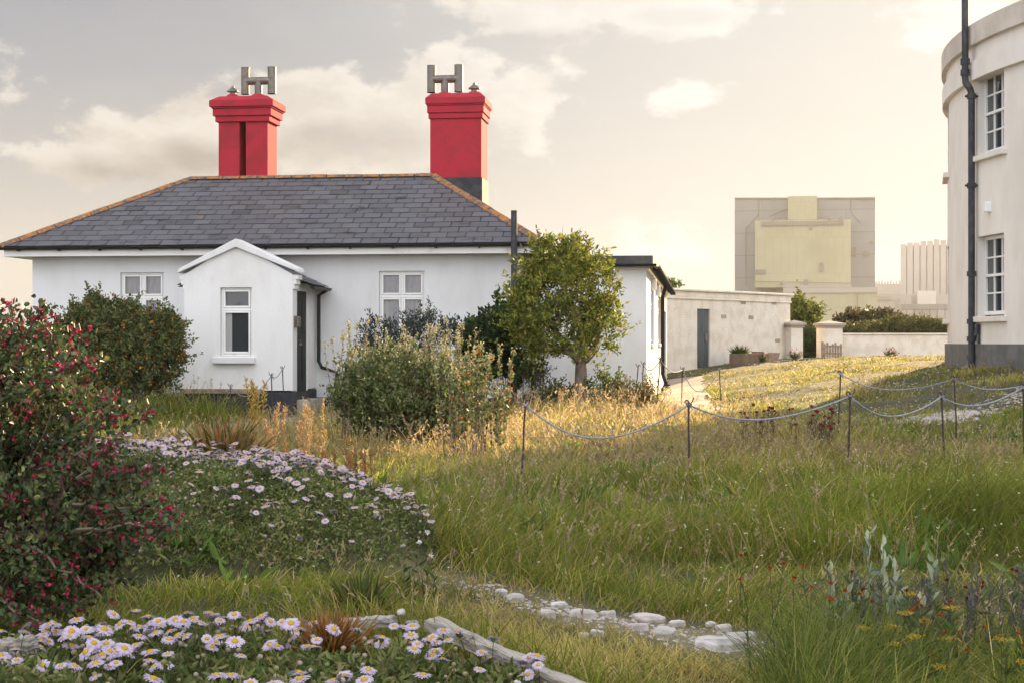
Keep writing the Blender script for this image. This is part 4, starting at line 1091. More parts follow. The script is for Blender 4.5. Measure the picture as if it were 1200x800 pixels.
# the mallow in the middle, with pale downy tips
x, y = (470-600)/F*19.5, 19.5
mal = bush('tree_mallow', 'big grey-green mallow bush with downy sunlit stem tips in mid-lawn', 'shrub', x, y,
     B(x, y, [(462,456,19.5,50,.7,42),(422,466,19.5,30,.6,36),(515,455,19.5,34,.6,34),(475,480,19.5,66,.7,36),(545,455,19.5,20,.4,30)]), 1500, 15, .052, .034, G_GREY+G_MID, 27, spread=.09, shell=.6, up=.6, gap=.42, stems=40, stem_col=(.16,.12,.08))
def spires(t, pts, col, tipc, seed, leafln=.035, nl=26, rad=.004, h0=0):
    """tall leafy stems: pts list of (x,y,height)"""
    r_ = random.Random(seed); rn = np.random.default_rng(seed); mb = MB(); ac = Acc(); tp_ = []
    for (x_, y_, h_) in pts:
        top = Vector((x_+r_.uniform(-.12, .12)*h_, y_+r_.uniform(-.12, .12)*h_, h_)); p = wob((x_, y_, h0), top, 5, .03, r_); mb.tube(p, taper(rad*1.6, rad*.6, 5), 5)
        tp_.append(top); n2 = int(nl*h_/1.0)+6; tt = np.sqrt(rn.uniform(.05, 1, n2))
        pa = np.array([list(p[0].lerp(top, float(q))) for q in tt]); dr = unit(rn.normal(size=(n2, 3))+np.array([0, 0, .5]))
        V, f, C = leaf_arrays(pa, dr, leafln*rn.uniform(.7, 1.3, n2)*(1.25-.5*tt), leafln*.6, pick(col, n2, rn), rnd=rn); ac.add(V, f, C)
        n3 = 16; pa = np.array([list(top)]*n3)+rn.normal(size=(n3, 3))*np.array([.014, .014, .03]); dr = unit(rn.normal(size=(n3, 3))+np.array([0, 0, .4]))
        V, f, C = leaf_arrays(pa, dr, .03, .022, pick(tipc, n3, rn), rnd=rn); ac.add(V, f, C)
    mb.c = [(.15,.10,.08)]*len(mb.v); mb.build('stem', M['stem'], t); ac.build('leaf', M['leaf'], t)
rr_ = random.Random(9)
spires(mal, [(rr_.uniform(-.85, .85), rr_.uniform(-.4, .4), rr_.uniform(1.05, 1.62)) for _ in range(95)]+[(rr_.uniform(.5, 1.0), rr_.uniform(-.3, .3), rr_.uniform(1.0, 1.45)) for _ in range(10)], G_GREY, [(.42,.38,.25),(.34,.31,.19),(.26,.27,.14)], 31)
x, y = (555-600)/F*17.5, 17.5
m2 = thing('mallow_stems', 'loose group of tall mallow stems right of the mallow bush', 'plant', (x, y, gz(x, y)))
spires(m2, [(rr_.uniform(-.35, .35), rr_.uniform(-.4, .4), rr_.uniform(.55, 1.30)) for _ in range(44)], G_MID+G_GREY+[(.3,.12,.04)], [(.36,.34,.2),(.25,.26,.12)], 32, leafln=.06)

# shrub over the wing roof end
p = P(788, 337, 51.2)
t = thing('ivy_clump', 'round leafy clump peeping over the end of the flat roof', 'shrub', (p.x, p.y+.2, gz(p.x, p.y)))
V, f, C, cc, out = crown([(0, 0, p.z-gz(p.x, p.y), .27, .5, .26), (-.2, .1, p.z-gz(p.x, p.y)-.2, .25, .4, .3)], 130, 10, .09, .07, G_MID+[(.16,.16,.03)], np.random.default_rng(41), spread=.08)
a = Acc(); a.add(V, f, C); a.build('foliage', M['leaf'], t)
mb = MB().tube([(0, 0, -.1), (.05, 0, 1.2), (0, 0, p.z-gz(p.x, p.y))], [.03, .025, .01], 6); mb.c = [(.1,.08,.05)]*len(mb.v); mb.build('stem', M['stem'], t)
# shrubs behind the garden gate and wall
x, y = (943-600)/F*62, 62.0
bush('yellow_green_shrub', 'sunlit yellow-green shrub rising between the outbuilding and the yellow hall', 'shrub', x, y, B(x, y, [(940,368,62,17,.7,17),(932,362,62,10,.5,10),(950,378,62,12,.5,14),(938,395,62,14,.5,18)]), 420, 12, .15, .09, [(.15,.17,.03),(.20,.20,.04),(.10,.13,.03)], 42, spread=.2)
x, y = (949-600)/F*57, 57.0
bush('clipped_hedge', 'dark hedge filling the gap between the two gate piers', 'hedge', x, y, B(x, y, [(949,404,57,10,.4,17),(944,404,57,8,.4,16),(954,404,57,8,.4,16)]), 380, 14, .08, .05, G_DK, 43, spread=.12, gap=.1)
x, y = (1010-600)/F*70, 70.0
bush('brown_shrub', 'brownish shrub behind the garden wall, right of the gate', 'shrub', x, y, B(x, y, [(1000,380,70,17,1,13),(1020,378,70,22,1,10),(990,385,70,10,.8,12),(1040,380,70,16,1,10)]), 520, 12, .18, .09, [(.10,.085,.04),(.13,.10,.05),(.07,.07,.03)], 44, spread=.25, up=.6, sprig=.3)
x, y = (1070-600)/F*62, 62.0
bush('hedge_mound', 'wide rounded green hedge above the garden wall beside the round building', 'hedge', x, y, B(x, y, [(1070,387,62,34,1.2,13),(1098,388,62,30,1.2,10),(1130,388,62,34,1.2,10),(1020,388,62,34,1,7),(1045,384,62,22,1,9)]), 1500, 14, .10, .06, [(.12,.12,.045),(.15,.14,.05),(.09,.10,.035)], 45, spread=.14, gap=.12, shell=.8, sprig=.12)

# plant in the planter and wallflowers
x, y = bx, by
z = gz(x, y)
def tuft(name, label, cat, x, y, z, n_, ln, wd, pal, seed, flop=.8, group=None, fl=None):
    t = thing(name, label, cat, (x, y, z), 0, group); rn = np.random.default_rng(seed)
    pos = rn.normal(size=(n_, 3))*np.array([ln*.12, ln*.12, 0]); dr = unit(rn.normal(size=(n_, 3))*np.array([flop, flop, .1])+np.array([0, 0, 1]))
    V, f, C = leaf_arrays(pos, dr, ln*rn.uniform(.5, 1.1, n_), wd, pick(pal, n_, rn, .25), .1, rn); a = Acc(); a.add(V, f, C); a.build('foliage', M['leaf'], t)
    if fl:
        k = rn.choice(n_, fl[0]); pos2 = pos[k]+dr[k]*ln*.95; ac = Acc()
        for j in range(4):
            V, f, C = leaf_arrays(pos2, unit(rn.normal(size=(len(k), 3))+[0, 0, .4]), fl[1], fl[1]*.8, pick(fl[2], len(k), rn), .1, rn); ac.add(V, f, C)
        ac.build('flower_head', M['petal'], t)
    return t
tuft('spiky_plant', 'spiky green plant growing in the brick planter', 'plant', bx-.2, by, z+.25, 160, .42, .028, G_MID, 51)
RED = [(.5,.02,.03),(.6,.04,.06),(.4,.01,.05)]
for i, (px, Y, lab) in enumerate(((893, 50.8, 'red-flowered plant in front of the timber trough'), (932, 53.8, 'red-flowered plant at the foot of the narrower gate pier'), (1043, 53, 'red-flowered plant standing before the long garden wall'))):
    x = (px-600)/F*Y; tuft('red_flower_plant', lab, 'plant', x, Y, gz(x, Y), 70, .36, .018, G_MID+[(.2,.18,.07)], 60+i, fl=(12, .04, RED), group='red flowers along the far walls')

# ------------------------------------------------------------------ grass
def blades(n_, X, Y, H, W, lean, curl, colb, colt, rnd, levels=3):
    Z = terr(X, Y)-.01
    a = rnd.uniform(0, 2*math.pi, n_); wa = (vnoise(X, Y, .55, 80)-.45)*7; ld = np.stack([np.cos(a), np.sin(a)], 1)*.75+np.stack([np.cos(wa), np.sin(wa)*.6], 1)*.5; ld /= np.linalg.norm(ld, axis=1)[:, None]
    fa_ = rnd.uniform(0, 2*math.pi, n_); wdv = np.stack([np.cos(fa_), np.sin(fa_)], 1)
    ts = [0, .35, .72]; V = []; C = []
    for t in ts:
        off = (lean*t+curl*t*t)*H; hz = H*t*(1-.35*(lean+curl)*t)
        c = np.stack([X+ld[:, 0]*off, Y+ld[:, 1]*off, Z+hz], 1); w_ = (W*(1-.55*t))[:, None]
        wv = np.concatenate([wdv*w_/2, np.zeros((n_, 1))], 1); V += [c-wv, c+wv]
        cc_ = colb*(1-t)+colt*t; C += [cc_, cc_]
    off = (lean+curl)*H; hz = H*(1-.35*(lean+curl))
    V.append(np.stack([X+ld[:, 0]*off, Y+ld[:, 1]*off, Z+hz], 1)); C.append(colt)
    V = np.stack(V, 1).reshape(-1, 3); C = np.stack(C, 1).reshape(-1, 3); b = (np.arange(n_)*7)[:, None]
    q = np.concatenate([b+np.array([[0, 1, 3, 2]]), b+np.array([[2, 3, 5, 4]])]); tri = b+np.array([[4, 5, 6]])
    tipp = V.reshape(n_, 7, 3)[:, 6]
    return V, q, tri, C, tipp
def zones(x, y):
    """returns height, gold fraction, density keep prob"""
    n1 = vnoise(x, y, .9, 1); n2 = vnoise(x, y, 2.3, 2); n3 = vnoise(x, y, .35, 5)
    h = .12+.16*n1+.06*n2
    gold = .12+.22*n3+.2*(n2-.5)
    # tall pale grass band before the cottage
    g1 = sstep(15.5, 17.5, y+ (n1-.5)*2)*(1-sstep(27, 29, y))*(1-sstep(3.2, 5.0, x))*sstep(-5.5, -3.5, x)
    h = h*(1-g1)+(.20+.20*n1)*g1; gold = gold*(1-g1)+(.80+.2*n2)*g1
    # green sward by the porch
    g2 = (1-sstep(-5.5, -4.5, x))*sstep(17, 19, y)
    h = h*(1-g2)+(.48+.20*n1)*g2; gold = gold*(1-g2)+.15*g2
    # short turf on the rise
    g3 = sstep(3.6, 5.2, x)*sstep(20, 24, y)
    h = h*(1-g3)+(.04+.16*n2*n1+.05*(n1 > .6))*g3; gold = gold*(1-g3)+(.45+.5*(n1-.5)+.4*(n2-.5))*g3
    # lush green in the middle and right
    g4 = sstep(8.5, 10, y)*(1-sstep(13.5, 15.5, y))*sstep(-.8, .6, x)
    h = h*(1-g4)+(.17+.16*n1+.06*n2)*g4; gold = gold*(1-g4)+(.07+.25*n3+.15*(n2-.5))*g4
    # brownish seed band round rope posts
    g5 = sstep(13.5, 14.5, y)*(1-sstep(16.5, 18, y))*sstep(-1, 0, x)
    gold = gold*(1-g5)+(.55+.3*(n1-.5))*g5; h = h*(1-g5*.15)
    g6 = (1-sstep(7.6, 8.6, y))*(1-sstep(-.4, .3, x)); h = h*(1-.35*g6)
    g7 = (1-sstep(14, 16, y))*sstep(-.5, -1.5, x); h = h*(1-.3*g7)
    g8 = sstep(.75, 1.1, x)*(1-sstep(5.6, 6.1, y)); h = h*(1-g8)+(.26+.16*n1)*g8; gold = gold*(1-g8)+.18*g8
    g9 = np.exp(-((x-3.0)/1.5)**2-((y-10.3)/1.5)**2); h = h+.17*g9*(.6+.8*n2); gold = gold*(1-.8*g9)
    dp = seg_dist(x, y, STONE_PATH); dd = seg_dist(x, y, DRY); dt = seg_dist(x, y, TROD); dg = seg_dist(x, y, GRAVEL)
    k = np.ones_like(x)
    s = 1-sstep(.10, .55, dp+ (n2-.5)*.34); h *= 1-.68*s; gold = np.maximum(gold, s*.9); k *= 1-.3*s
    s = 1-sstep(.35, .9, dd); h *= 1-.68*s; gold = np.maximum(gold, s*.95)
    s = 1-sstep(.3, .8, dt); h *= 1-.6*s; gold = np.maximum(gold, s*.6)
    s = 1-sstep(.2, .8, dg+(n2-.5)*.5); h *= 1-.5*s; k *= 1-.35*s
    k *= sstep(.45, .6, seg_dist(x, y, GP1))*sstep(.5, .65, seg_dist(x, y, GP2))
    far = sstep(44, 50, y); h *= 1-.4*far
    inA = (domeA(x, y) > .02); inB = domeB(x, y) > .01
    k = np.where(inA, k*(.25+.5*(n2 > .6)), k); k = np.where(inB, k*.10, k); h = np.where(inA, h*.8, h); h = np.where(inB, .16, h)
    k[footprint(x, y)] = 0
    # near camera, left: keep low so that it does not rise into the lens
    near = 1-sstep(3.2, 4.6, y); h *= 1-.55*near
    return h, np.clip(gold, 0, 1), k
rg = np.random.default_rng(77)
NB = 440000
u = rg.random(NB); lo, hi, ex = 3.2, 58.0, .32
Yb = (lo**ex+u*(hi**ex-lo**ex))**(1/ex); Xb = rg.uniform(-1, 1, NB)*(Yb*.355+1.0)
# gather blades into tufts
tu = rg.normal(size=(NB, 2))*.02
Xb += tu[:, 0]*Yb**.5; Yb += tu[:, 1]
h, gold, k = zones(Xb, Yb); ok = rg.random(NB) < k*(.55+.45*vnoise(Xb, Yb, 5, 8)); Xb, Yb, h, gold = Xb[ok], Yb[ok], h[ok], gold[ok]
nb = len(Xb); tuf = vnoise(Xb, Yb, 3.6, 14)*.6+vnoise(Xb, Yb, 8.5, 15)*.4
H = h*rg.uniform(.45, 1.15, nb)*(.35+1.3*tuf)*(1-.6*sstep(.55, .75, vnoise(Xb, Yb, .75, 17))*sstep(6, 8, Yb)); W = (.0030+.00042*Yb)*rg.uniform(.7, 1.4, nb)
isg = rg.random(nb) < gold
green = np.array([(.19,.235,.026),(.235,.275,.034),(.14,.19,.022),(.31,.31,.055),(.22,.23,.05)]); straw = np.array([(.50,.40,.14),(.58,.47,.19),(.42,.32,.10),(.36,.32,.09),(.48,.35,.12)])
ct = np.where(isg[:, None], straw[rg.integers(0, 5, nb)], green[rg.integers(0, 5, nb)])*rg.uniform(.75, 1.2, (nb, 1))*(.62+.76*vnoise(Xb, Yb, 1.9, 9))[:, None]*(.85+.3*tuf)[:, None]
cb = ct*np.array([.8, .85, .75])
NX = 11000
Xe = rg.uniform(.72, 2.1, NX); Ye = rg.uniform(4.2, 5.9, NX); he = (.24+.26*vnoise(Xe, Ye, 2.5, 40))*rg.uniform(.4, 1.15, NX)*(1-.45*sstep(1.25, 1.6, Xe))*sstep(-.02, .14, Xe-.16*Ye+.14*(vnoise(Xe, Ye, 5, 41)-.5))+.02
ge = np.array([(.15,.21,.03),(.20,.25,.04),(.12,.17,.03),(.35,.32,.10),(.24,.26,.09)])[rg.integers(0, 5, NX)]*rg.uniform(.7, 1.15, (NX, 1))
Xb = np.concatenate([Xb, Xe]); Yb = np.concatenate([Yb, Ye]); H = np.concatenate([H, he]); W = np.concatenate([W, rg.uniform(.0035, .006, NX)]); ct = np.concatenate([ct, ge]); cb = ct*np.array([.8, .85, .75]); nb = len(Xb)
lean = rg.uniform(.02, .45, nb); curl = rg.uniform(0, .9, nb)**1.3
lean = lean+.35*vnoise(Xb, Yb, 1.2, 16)
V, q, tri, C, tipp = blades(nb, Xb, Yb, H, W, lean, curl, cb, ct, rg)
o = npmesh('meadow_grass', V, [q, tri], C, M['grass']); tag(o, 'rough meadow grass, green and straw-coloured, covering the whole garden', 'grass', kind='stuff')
# broad-leaved weeds among the grass
NWD = 520
Yw = (6.5**.6+rg.random(NWD)*(22**.6-6.5**.6))**(1/.6); Xw = rg.uniform(-1, 1, NWD)*(Yw*.35+.6)
h_, g_, k_ = zones(Xw, Yw); ok = (k_ > .6) & (seg_dist(Xw, Yw, STONE_PATH) > 1.0) & (seg_dist(Xw, Yw, DRY) > .8) & (vnoise(Xw, Yw, .8, 60) > .45); Xw, Yw = Xw[ok], Yw[ok]; nw = len(Xw); per = 16
cxyz = np.repeat(np.stack([Xw, Yw, terr(Xw, Yw)], 1), per, 0); sc_ = np.repeat(rg.uniform(.6, 1.3, nw), per)
dr = unit(rg.normal(size=(nw*per, 3))*np.array([.8, .8, .15])+[0, 0, .75]); cxyz = cxyz+rg.normal(size=cxyz.shape)*np.array([.05, .05, .0])*sc_[:, None]
v_, f_, c_ = leaf_arrays(cxyz, dr, .19*sc_*rg.uniform(.5, 1.1, nw*per), .034*sc_, pick([(.11,.19,.03),(.16,.24,.05),(.09,.15,.03)], nw*per, rg), .15, rg)
ac = Acc(); ac.add(v_, f_, c_); o = ac.build('meadow_weeds', M['leaf']); tag(o, 'broad-leaved green weeds scattered through the meadow grass', 'weeds', kind='stuff')
# seed-head stems
NS = 30000
u = rg.random(NS); lo, hi = 5.0, 29.0; Ys = (lo**.7+u*(hi**.7-lo**.7))**(1/.7); Xs = rg.uniform(-1, 1, NS)*(Ys*.355+.8)
h, gold, k = zones(Xs, Ys); ok = (rg.random(NS) < k*(.05+.8*gold)*sstep(.09, .16, h)*(.0+1.0*vnoise(Xs, Ys, .8, 12))); Xs, Ys, h, gold = Xs[ok], Ys[ok], h[ok], gold[ok]
ns = len(Xs); H = h*rg.uniform(.95, 1.4, ns)+.04; W = .0016+.00025*Ys
sc = np.array([(.42,.34,.18),(.50,.40,.24),(.36,.25,.15),(.45,.36,.20),(.34,.24,.16)])[rg.integers(0, 5, ns)]*rg.uniform(.8, 1.15, (ns, 1))
lean = rg.uniform(.0, .25, ns); curl = rg.uniform(.05, .4, ns)
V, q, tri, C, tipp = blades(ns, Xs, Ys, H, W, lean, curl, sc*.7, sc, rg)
Ac = Acc(); Ac.add(V, q, C); Ac2v, Ac2f, Ac2c = V, tri, C
hv = Acc()
m_ = V.reshape(ns, 7, 3); mid = (m_[:, 4]+m_[:, 5])/2; axs = unit(tipp-mid)
for j in range(7):
    t = rg.uniform(.2, 1.15, ns)[:, None]; pos = mid+(tipp-mid)*t
    dr = unit(axs+rg.normal(size=(ns, 3))*.42)
    v_, f_, c_ = leaf_arrays(pos, dr, (.016+.0010*Ys)*rg.uniform(.7, 1.3, ns), .004+.0004*Ys, sc*rg.uniform(.9, 1.2, (ns, 1)), .15, rg); hv.add(v_, f_, c_)
npV = np.concatenate([V]+hv.v); fq = [q]+[f+len(V) for f in hv.f]
o = npmesh('seeding_grass', npV, [np.concatenate(fq), tri], np.concatenate([C]+hv.c), M['grass']); tag(o, 'buff feathery seed heads standing above the meadow grass', 'grass', kind='stuff')

# tiny white and yellow lawn flowers
NF = 3200
Yf = rg.uniform(19, 50, NF); Xf = rg.uniform(3.5, 17, NF); ok = (Xf < Yf*.37) & (vnoise(Xf, Yf, .7, 20) > .40) & (~footprint(Xf, Yf)); Xf, Yf = Xf[ok], Yf[ok]
Yn = rg.uniform(6, 22, 900); Xn = rg.uniform(-1, 1, 900)*Yn*.34; Xf = np.concatenate([Xf, Xn]); Yf = np.concatenate([Yf, Yn])
h, gold, k = zones(Xf, Yf); ok = k > .3; Xf, Yf, h = Xf[ok], Yf[ok], h[ok]; n_ = len(Xf); pos = np.stack([Xf, Yf, terr(Xf, Yf)+h*rg.uniform(.6, 1.0, n_)], 1)
cl = np.where((rg.random(n_) < .82)[:, None], np.array([[.72,.70,.62]]), np.array([[.65,.50,.05]])); ac = Acc()
for j in range(4):
    dr = unit(rg.normal(size=(n_, 3))*np.array([1, 1, .3])+[0, 0, .2]); v_, f_, c_ = leaf_arrays(pos, dr, .005+.0005*Yf, .005+.0004*Yf, cl*rg.uniform(.8, 1.05, (n_, 1)), .1, rg); ac.add(v_, f_, c_)
o = ac.build('lawn_flowers', M['petal']); tag(o, 'tiny white and yellow flowers sprinkled over the turf', 'flowers', kind='stuff')

# ------------------------------------------------------------------ escallonia (pink blossom) in the left foreground
x, y = -2.0, 5.5
ez_ = gz(x, y)
def eb(lst):
    o = []
    for (px, py, Y, rx, ry, rz_) in lst:
        c = rel(px, py, Y, x, y, ez_); o.append((*c, rx/F*Y, ry, rz_/F*Y))
    return o
PINK = [(.40,.03,.08),(.30,.02,.06),(.46,.07,.13),(.22,.02,.04)]
bush('pink_flowering_shrub', 'straggly dark shrub covered in deep pink blossom, nearest the camera at left', 'shrub', x, y,
     eb([(15,415,5.4,52,.30,44),(45,440,5.2,36,.25,32),(-40,440,5.6,80,.4,70),(20,500,5.5,66,.35,58),(30,580,5.4,85,.40,70),(90,600,5.2,75,.35,60),(118,590,5.1,56,.22,36),(20,660,5.2,95,.4,60),(-60,560,5.6,90,.4,150),(80,660,5.0,70,.3,45),(105,500,5.3,26,.1,40)]),
     2300, 15, .026, .016, [(.05,.08,.025),(.075,.11,.035),(.035,.055,.022),(.14,.155,.045),(.10,.06,.04)], 71, spread=.045, shell=.45, gap=.40, clvar=.4, gscale=6, up=.3, matl='leaf_gloss', stems=45, stem_r=.007, stem_col=(.12,.085,.06),
     flowers=dict(n=1300, size=.0115, pal=PINK, lift=.01, petals=5))
t = [o for o in bpy.data.objects if o.name == 'pink_flowering_shrub'][0]
# wandering sprays reaching out
def sprays(t, x, y, z0, lst, seed):
    r_ = random.Random(seed); rn = np.random.default_rng(seed); mb = MB(); ac = Acc(); fl = Acc()
    for (pxa, pya, pxb, pyb, Y, nl) in lst:
        a = Vector(rel(pxa, pya, Y, x, y, z0)); b = Vector(rel(pxb, pyb, Y-.15, x, y, z0)); p = wob(a, b, 7, .07, r_); mb.tube(p, taper(.006, .002, 7), 5)
        tt = rn.uniform(.15, 1, nl); i = np.minimum((tt*7).astype(int), 6); fr_ = tt*7-i; pa = np.array([list(p[j]) for j in range(8)])
        pos = pa[i]*(1-fr_[:, None])+pa[i+1]*fr_[:, None]+rn.normal(size=(nl, 3))*.018; dr = unit(rn.normal(size=(nl, 3))+[0, 0, .3])
        V, f, C = leaf_arrays(pos, dr, .026*rn.uniform(.7, 1.2, nl), .016, pick([(.05,.08,.03),(.08,.11,.04),(.035,.06,.02)], nl, rn), rnd=rn); ac.add(V, f, C)
        nf = nl//4; k = rn.choice(nl, nf)
        for j in range(5):
            V, f, C = leaf_arrays(pos[k]+rn.normal(size=(nf, 3))*.006, unit(rn.normal(size=(nf, 3))+[0, 0, .2]), .013, .010, pick(PINK, nf, rn), rnd=rn); fl.add(V, f, C)
    mb.c = [(.12,.085,.06)]*len(mb.v); mb.build('spray_stem', M['stem'], t); ac.build('spray_leaf', M['leaf_gloss'], t); fl.build('spray_blossom', M['petal'], t)['kind'] = 'stuff'
sprays(t, x, y, ez_, [(60,420,45,352,5.2,40),(30,400,10,358,5.2,40),(70,430,105,385,5.1,60),(60,440,108,420,5.0,70),(60,600,135,452,5.0,60),(90,560,178,480,4.9,80),(110,500,150,470,4.9,60),(80,590,212,600,4.9,110),(90,560,190,545,4.9,90),(90,620,215,615,4.8,90),(40,640,120,700,4.8,60),(0,700,60,735,4.8,60),(20,420,48,360,5.2,50)], 72)

# ------------------------------------------------------------------ seaside daisies
def daisy_mesh(seed, r=.027, np_=26):
    rn = random.Random(seed); mb = MB()
    for ring_ in range(2):
        for i in range(np_):
            a = 2*math.pi*(i+.5*ring_)/np_+rn.uniform(-.05, .05); L_ = r*rn.uniform(.88, 1.06)*(1-.1*ring_); dz_ = rn.uniform(-.004, .002)+.003*ring_; w_ = .0030
            ca_, sa_ = math.cos(a), math.sin(a); 
            q = lambda rr, s, z: (ca_*rr-sa_*s, sa_*rr+ca_*s, z)
            c = rn.choice([(.60,.51,.66),(.64,.56,.70),(.54,.44,.62),(.67,.60,.70)])
            mb.add([q(.006, -w_*.6, .002), q(.006, w_*.6, .002), q(L_*.6, w_, .004+dz_*.4), q(L_*.6, -w_, .004+dz_*.4), q(L_, w_*.6, .001+dz_), q(L_, -w_*.6, .001+dz_)], [(0, 3, 2, 1), (3, 5, 4, 2)], 0, c)
    n_ = 12; pr = [(.0095, .002), (.0098, .005), (.0075, .0085), (.003, .0095)]
    b0 = len(mb.v); mb.lathe(pr, (0, 0, 0), n_); mb.c[b0:] = [(.62, .38, .03)]*(len(mb.v)-b0)
    b0 = len(mb.v); mb.lathe([(.002, -.014), (.007, -.008), (.009, .0)], (0, 0, 0), 8); mb.c[b0:] = [(.10, .15, .05)]*(len(mb.v)-b0)
    b0 = len(mb.v); mb.tube([(0, 0, -.012), (.004, .002, -.05), (.002, .004, -.10)], .0016, 5); mb.c[b0:] = [(.10, .14, .05)]*(len(mb.v)-b0)
    me = mb.build('flower', M['petal'])
    return me
protos = [daisy_mesh(s) for s in range(4)]
for o in protos: COL.objects.unlink(o)
def daisies(name, label, dome, cx, cy, rx, ry, nleaf, nfl, nbud, prob, seed, fsc=1.0, leaf=.038):
    rn = np.random.default_rng(seed); base = gz(cx, cy-ry)
    t = thing(name, label, 'flowers', (cx, cy, base), 0)
    def samp(n_, pf=None):
        out = []
        while len(out) < n_:
            xx = rn.uniform(cx-rx, cx+rx, 4000); yy = rn.uniform(cy-ry, cy+ry, 4000); d = dome(xx, yy); ok = d > .045
            if pf is not None: ok &= rn.random(4000) < pf(xx, yy)
            out += list(zip(xx[ok], yy[ok]))
        a = np.array(out[:n_]); return a[:, 0], a[:, 1]
    xx, yy = samp(nleaf); z = terr(xx, yy)+rn.uniform(-.01, .085, nleaf)*(.25+1.3*vnoise(xx, yy, 7, 30))
    n1 = vnoise(xx, yy, 5, 31); ac = Acc(); dr = unit(rn.normal(size=(nleaf, 3))*np.array([1, 1, .5])+[0, 0, .7])
    cols = pick([(.13,.18,.045),(.17,.21,.055),(.095,.14,.04),(.21,.23,.08),(.28,.25,.12)], nleaf, rn)*(.55+.9*n1)[:, None]
    V, f, C = leaf_arrays(np.stack([xx, yy, z], 1)-np.array([cx, cy, base]), dr, leaf*rn.uniform(.6, 1.3, nleaf), leaf*.36, cols, rnd=rn); ac.add(V, f, C); ac.build('foliage', M['leaf'], t)
    xx, yy = samp(nfl, prob)
    order = np.argsort(yy); xx, yy = xx[order], yy[order]
    z = terr(xx, yy)+rn.uniform(.095, .15, nfl)
    merged = Acc()
    pv = []
    for p_ in protos:
        me = p_.data; vv = np.empty(len(me.vertices)*3); me.vertices.foreach_get('co', vv); vv = vv.reshape(-1, 3)
        cc_ = np.empty(len(me.vertices)*4); me.color_attributes['Col'].data.foreach_get('color', cc_); cc_ = cc_.reshape(-1, 4)[:, :3]
        pv.append((vv, cc_, [tuple(pp.vertices) for pp in me.polygons]))
    for i in range(nfl):
        s = fsc*rn.uniform(.68, 1.15); e = Matrix.Rotation(rn.uniform(0, 6.28), 3, 'Z'); tl = Matrix.Rotation(rn.normal(.08, .30), 3, 'X') @ Matrix.Rotation(rn.normal(0, .28), 3, 'Y') @ e
        k = rn.integers(0, 4)
        if i < 100:
            o = protos[k].copy(); COL.objects.link(o); o.parent = t; o.name = 'flower'
            o.matrix_local = Matrix.LocRotScale(Vector((xx[i]-cx, yy[i]-cy, z[i]-base)), tl.to_quaternion(), Vector((s, s, s)))
        else:
            vv, cc_, ff = pv[k]; v2 = vv@np.array(tl).T*s+np.array([xx[i]-cx, yy[i]-cy, z[i]-base])
            for sz in set(len(q_) for q_ in ff):
                merged.f.append(np.array([q_ for q_ in ff if len(q_) == sz])+merged.n)
            merged.v.append(v2); merged.c.append(cc_); merged.n += len(v2)
    if nfl > 100: merged.build('flower_mass', M['petal'], t)['kind'] = 'stuff'
    # buds and spent heads
    xx, yy = samp(nbud); z = terr(xx, yy)+rn.uniform(.07, .12, nbud); mb = MB()
    pal = [(.34,.30,.16),(.40,.34,.22),(.26,.27,.12),(.45,.36,.30)]
    for i in range(nbud):
        b0 = len(mb.v); r_ = rn.uniform(.006, .010)*fsc
        mb.lathe([(.001, -.9*r_), (.8*r_, -.6*r_), (r_, 0), (.85*r_, .5*r_), (.3*r_, .8*r_)], (xx[i]-cx, yy[i]-cy, z[i]-base), 7); mb.c[b0:] = [pal[rn.integers(0, 4)]]*(len(mb.v)-b0)
        b0 = len(mb.v); mb.tube([(xx[i]-cx, yy[i]-cy, z[i]-base), (xx[i]-cx+.004, yy[i]-cy, z[i]-base-.07)], .0014, 4, cap=False); mb.c[b0:] = [(.10,.14,.05)]*(len(mb.v)-b0)
    mb.build('bud', M['petal'], t)['kind'] = 'stuff'
    return t
def probA(x, y):
    d = domeA(x, y); # along the crest and the right flank
    u_ = (x+2.02)/1.56; v_ = (y-8.35)/1.75
    cr = np.exp(-((v_+.55*u_-.25)/.42)**2)*sstep(-.75, -.1, u_)
    g2 = sstep(.45, .75, vnoise(x, y, 2.4, 33))*.14
    return np.clip(cr*(.25+.9*sstep(.25, .6, vnoise(x, y, 3, 34)))+g2, .01, 1)
daisies('seaside_daisies', 'spreading mound of pale lilac daisies on the bank beside the pink shrub', domeA, -1.95, 8.35, 2.1, 2.2, 70000, 900, 1900, probA, 81, fsc=.82, leaf=.030)
def probB(x, y): return .25+.75*sstep(.35, .6, vnoise(x, y, 4.5, 35))*(1-.8*np.exp(-((x+.50)**2+(y-4.1)**2)/.05))
daisies('seaside_daisies', 'large lilac daisies with yellow centres in the bed behind the timber edge, nearest the camera', domeB, -.78, 3.85, 1.1, .9, 16000, 330, 240, probB, 82, fsc=.86, leaf=.034)
for o in protos: bpy.data.objects.remove(o)

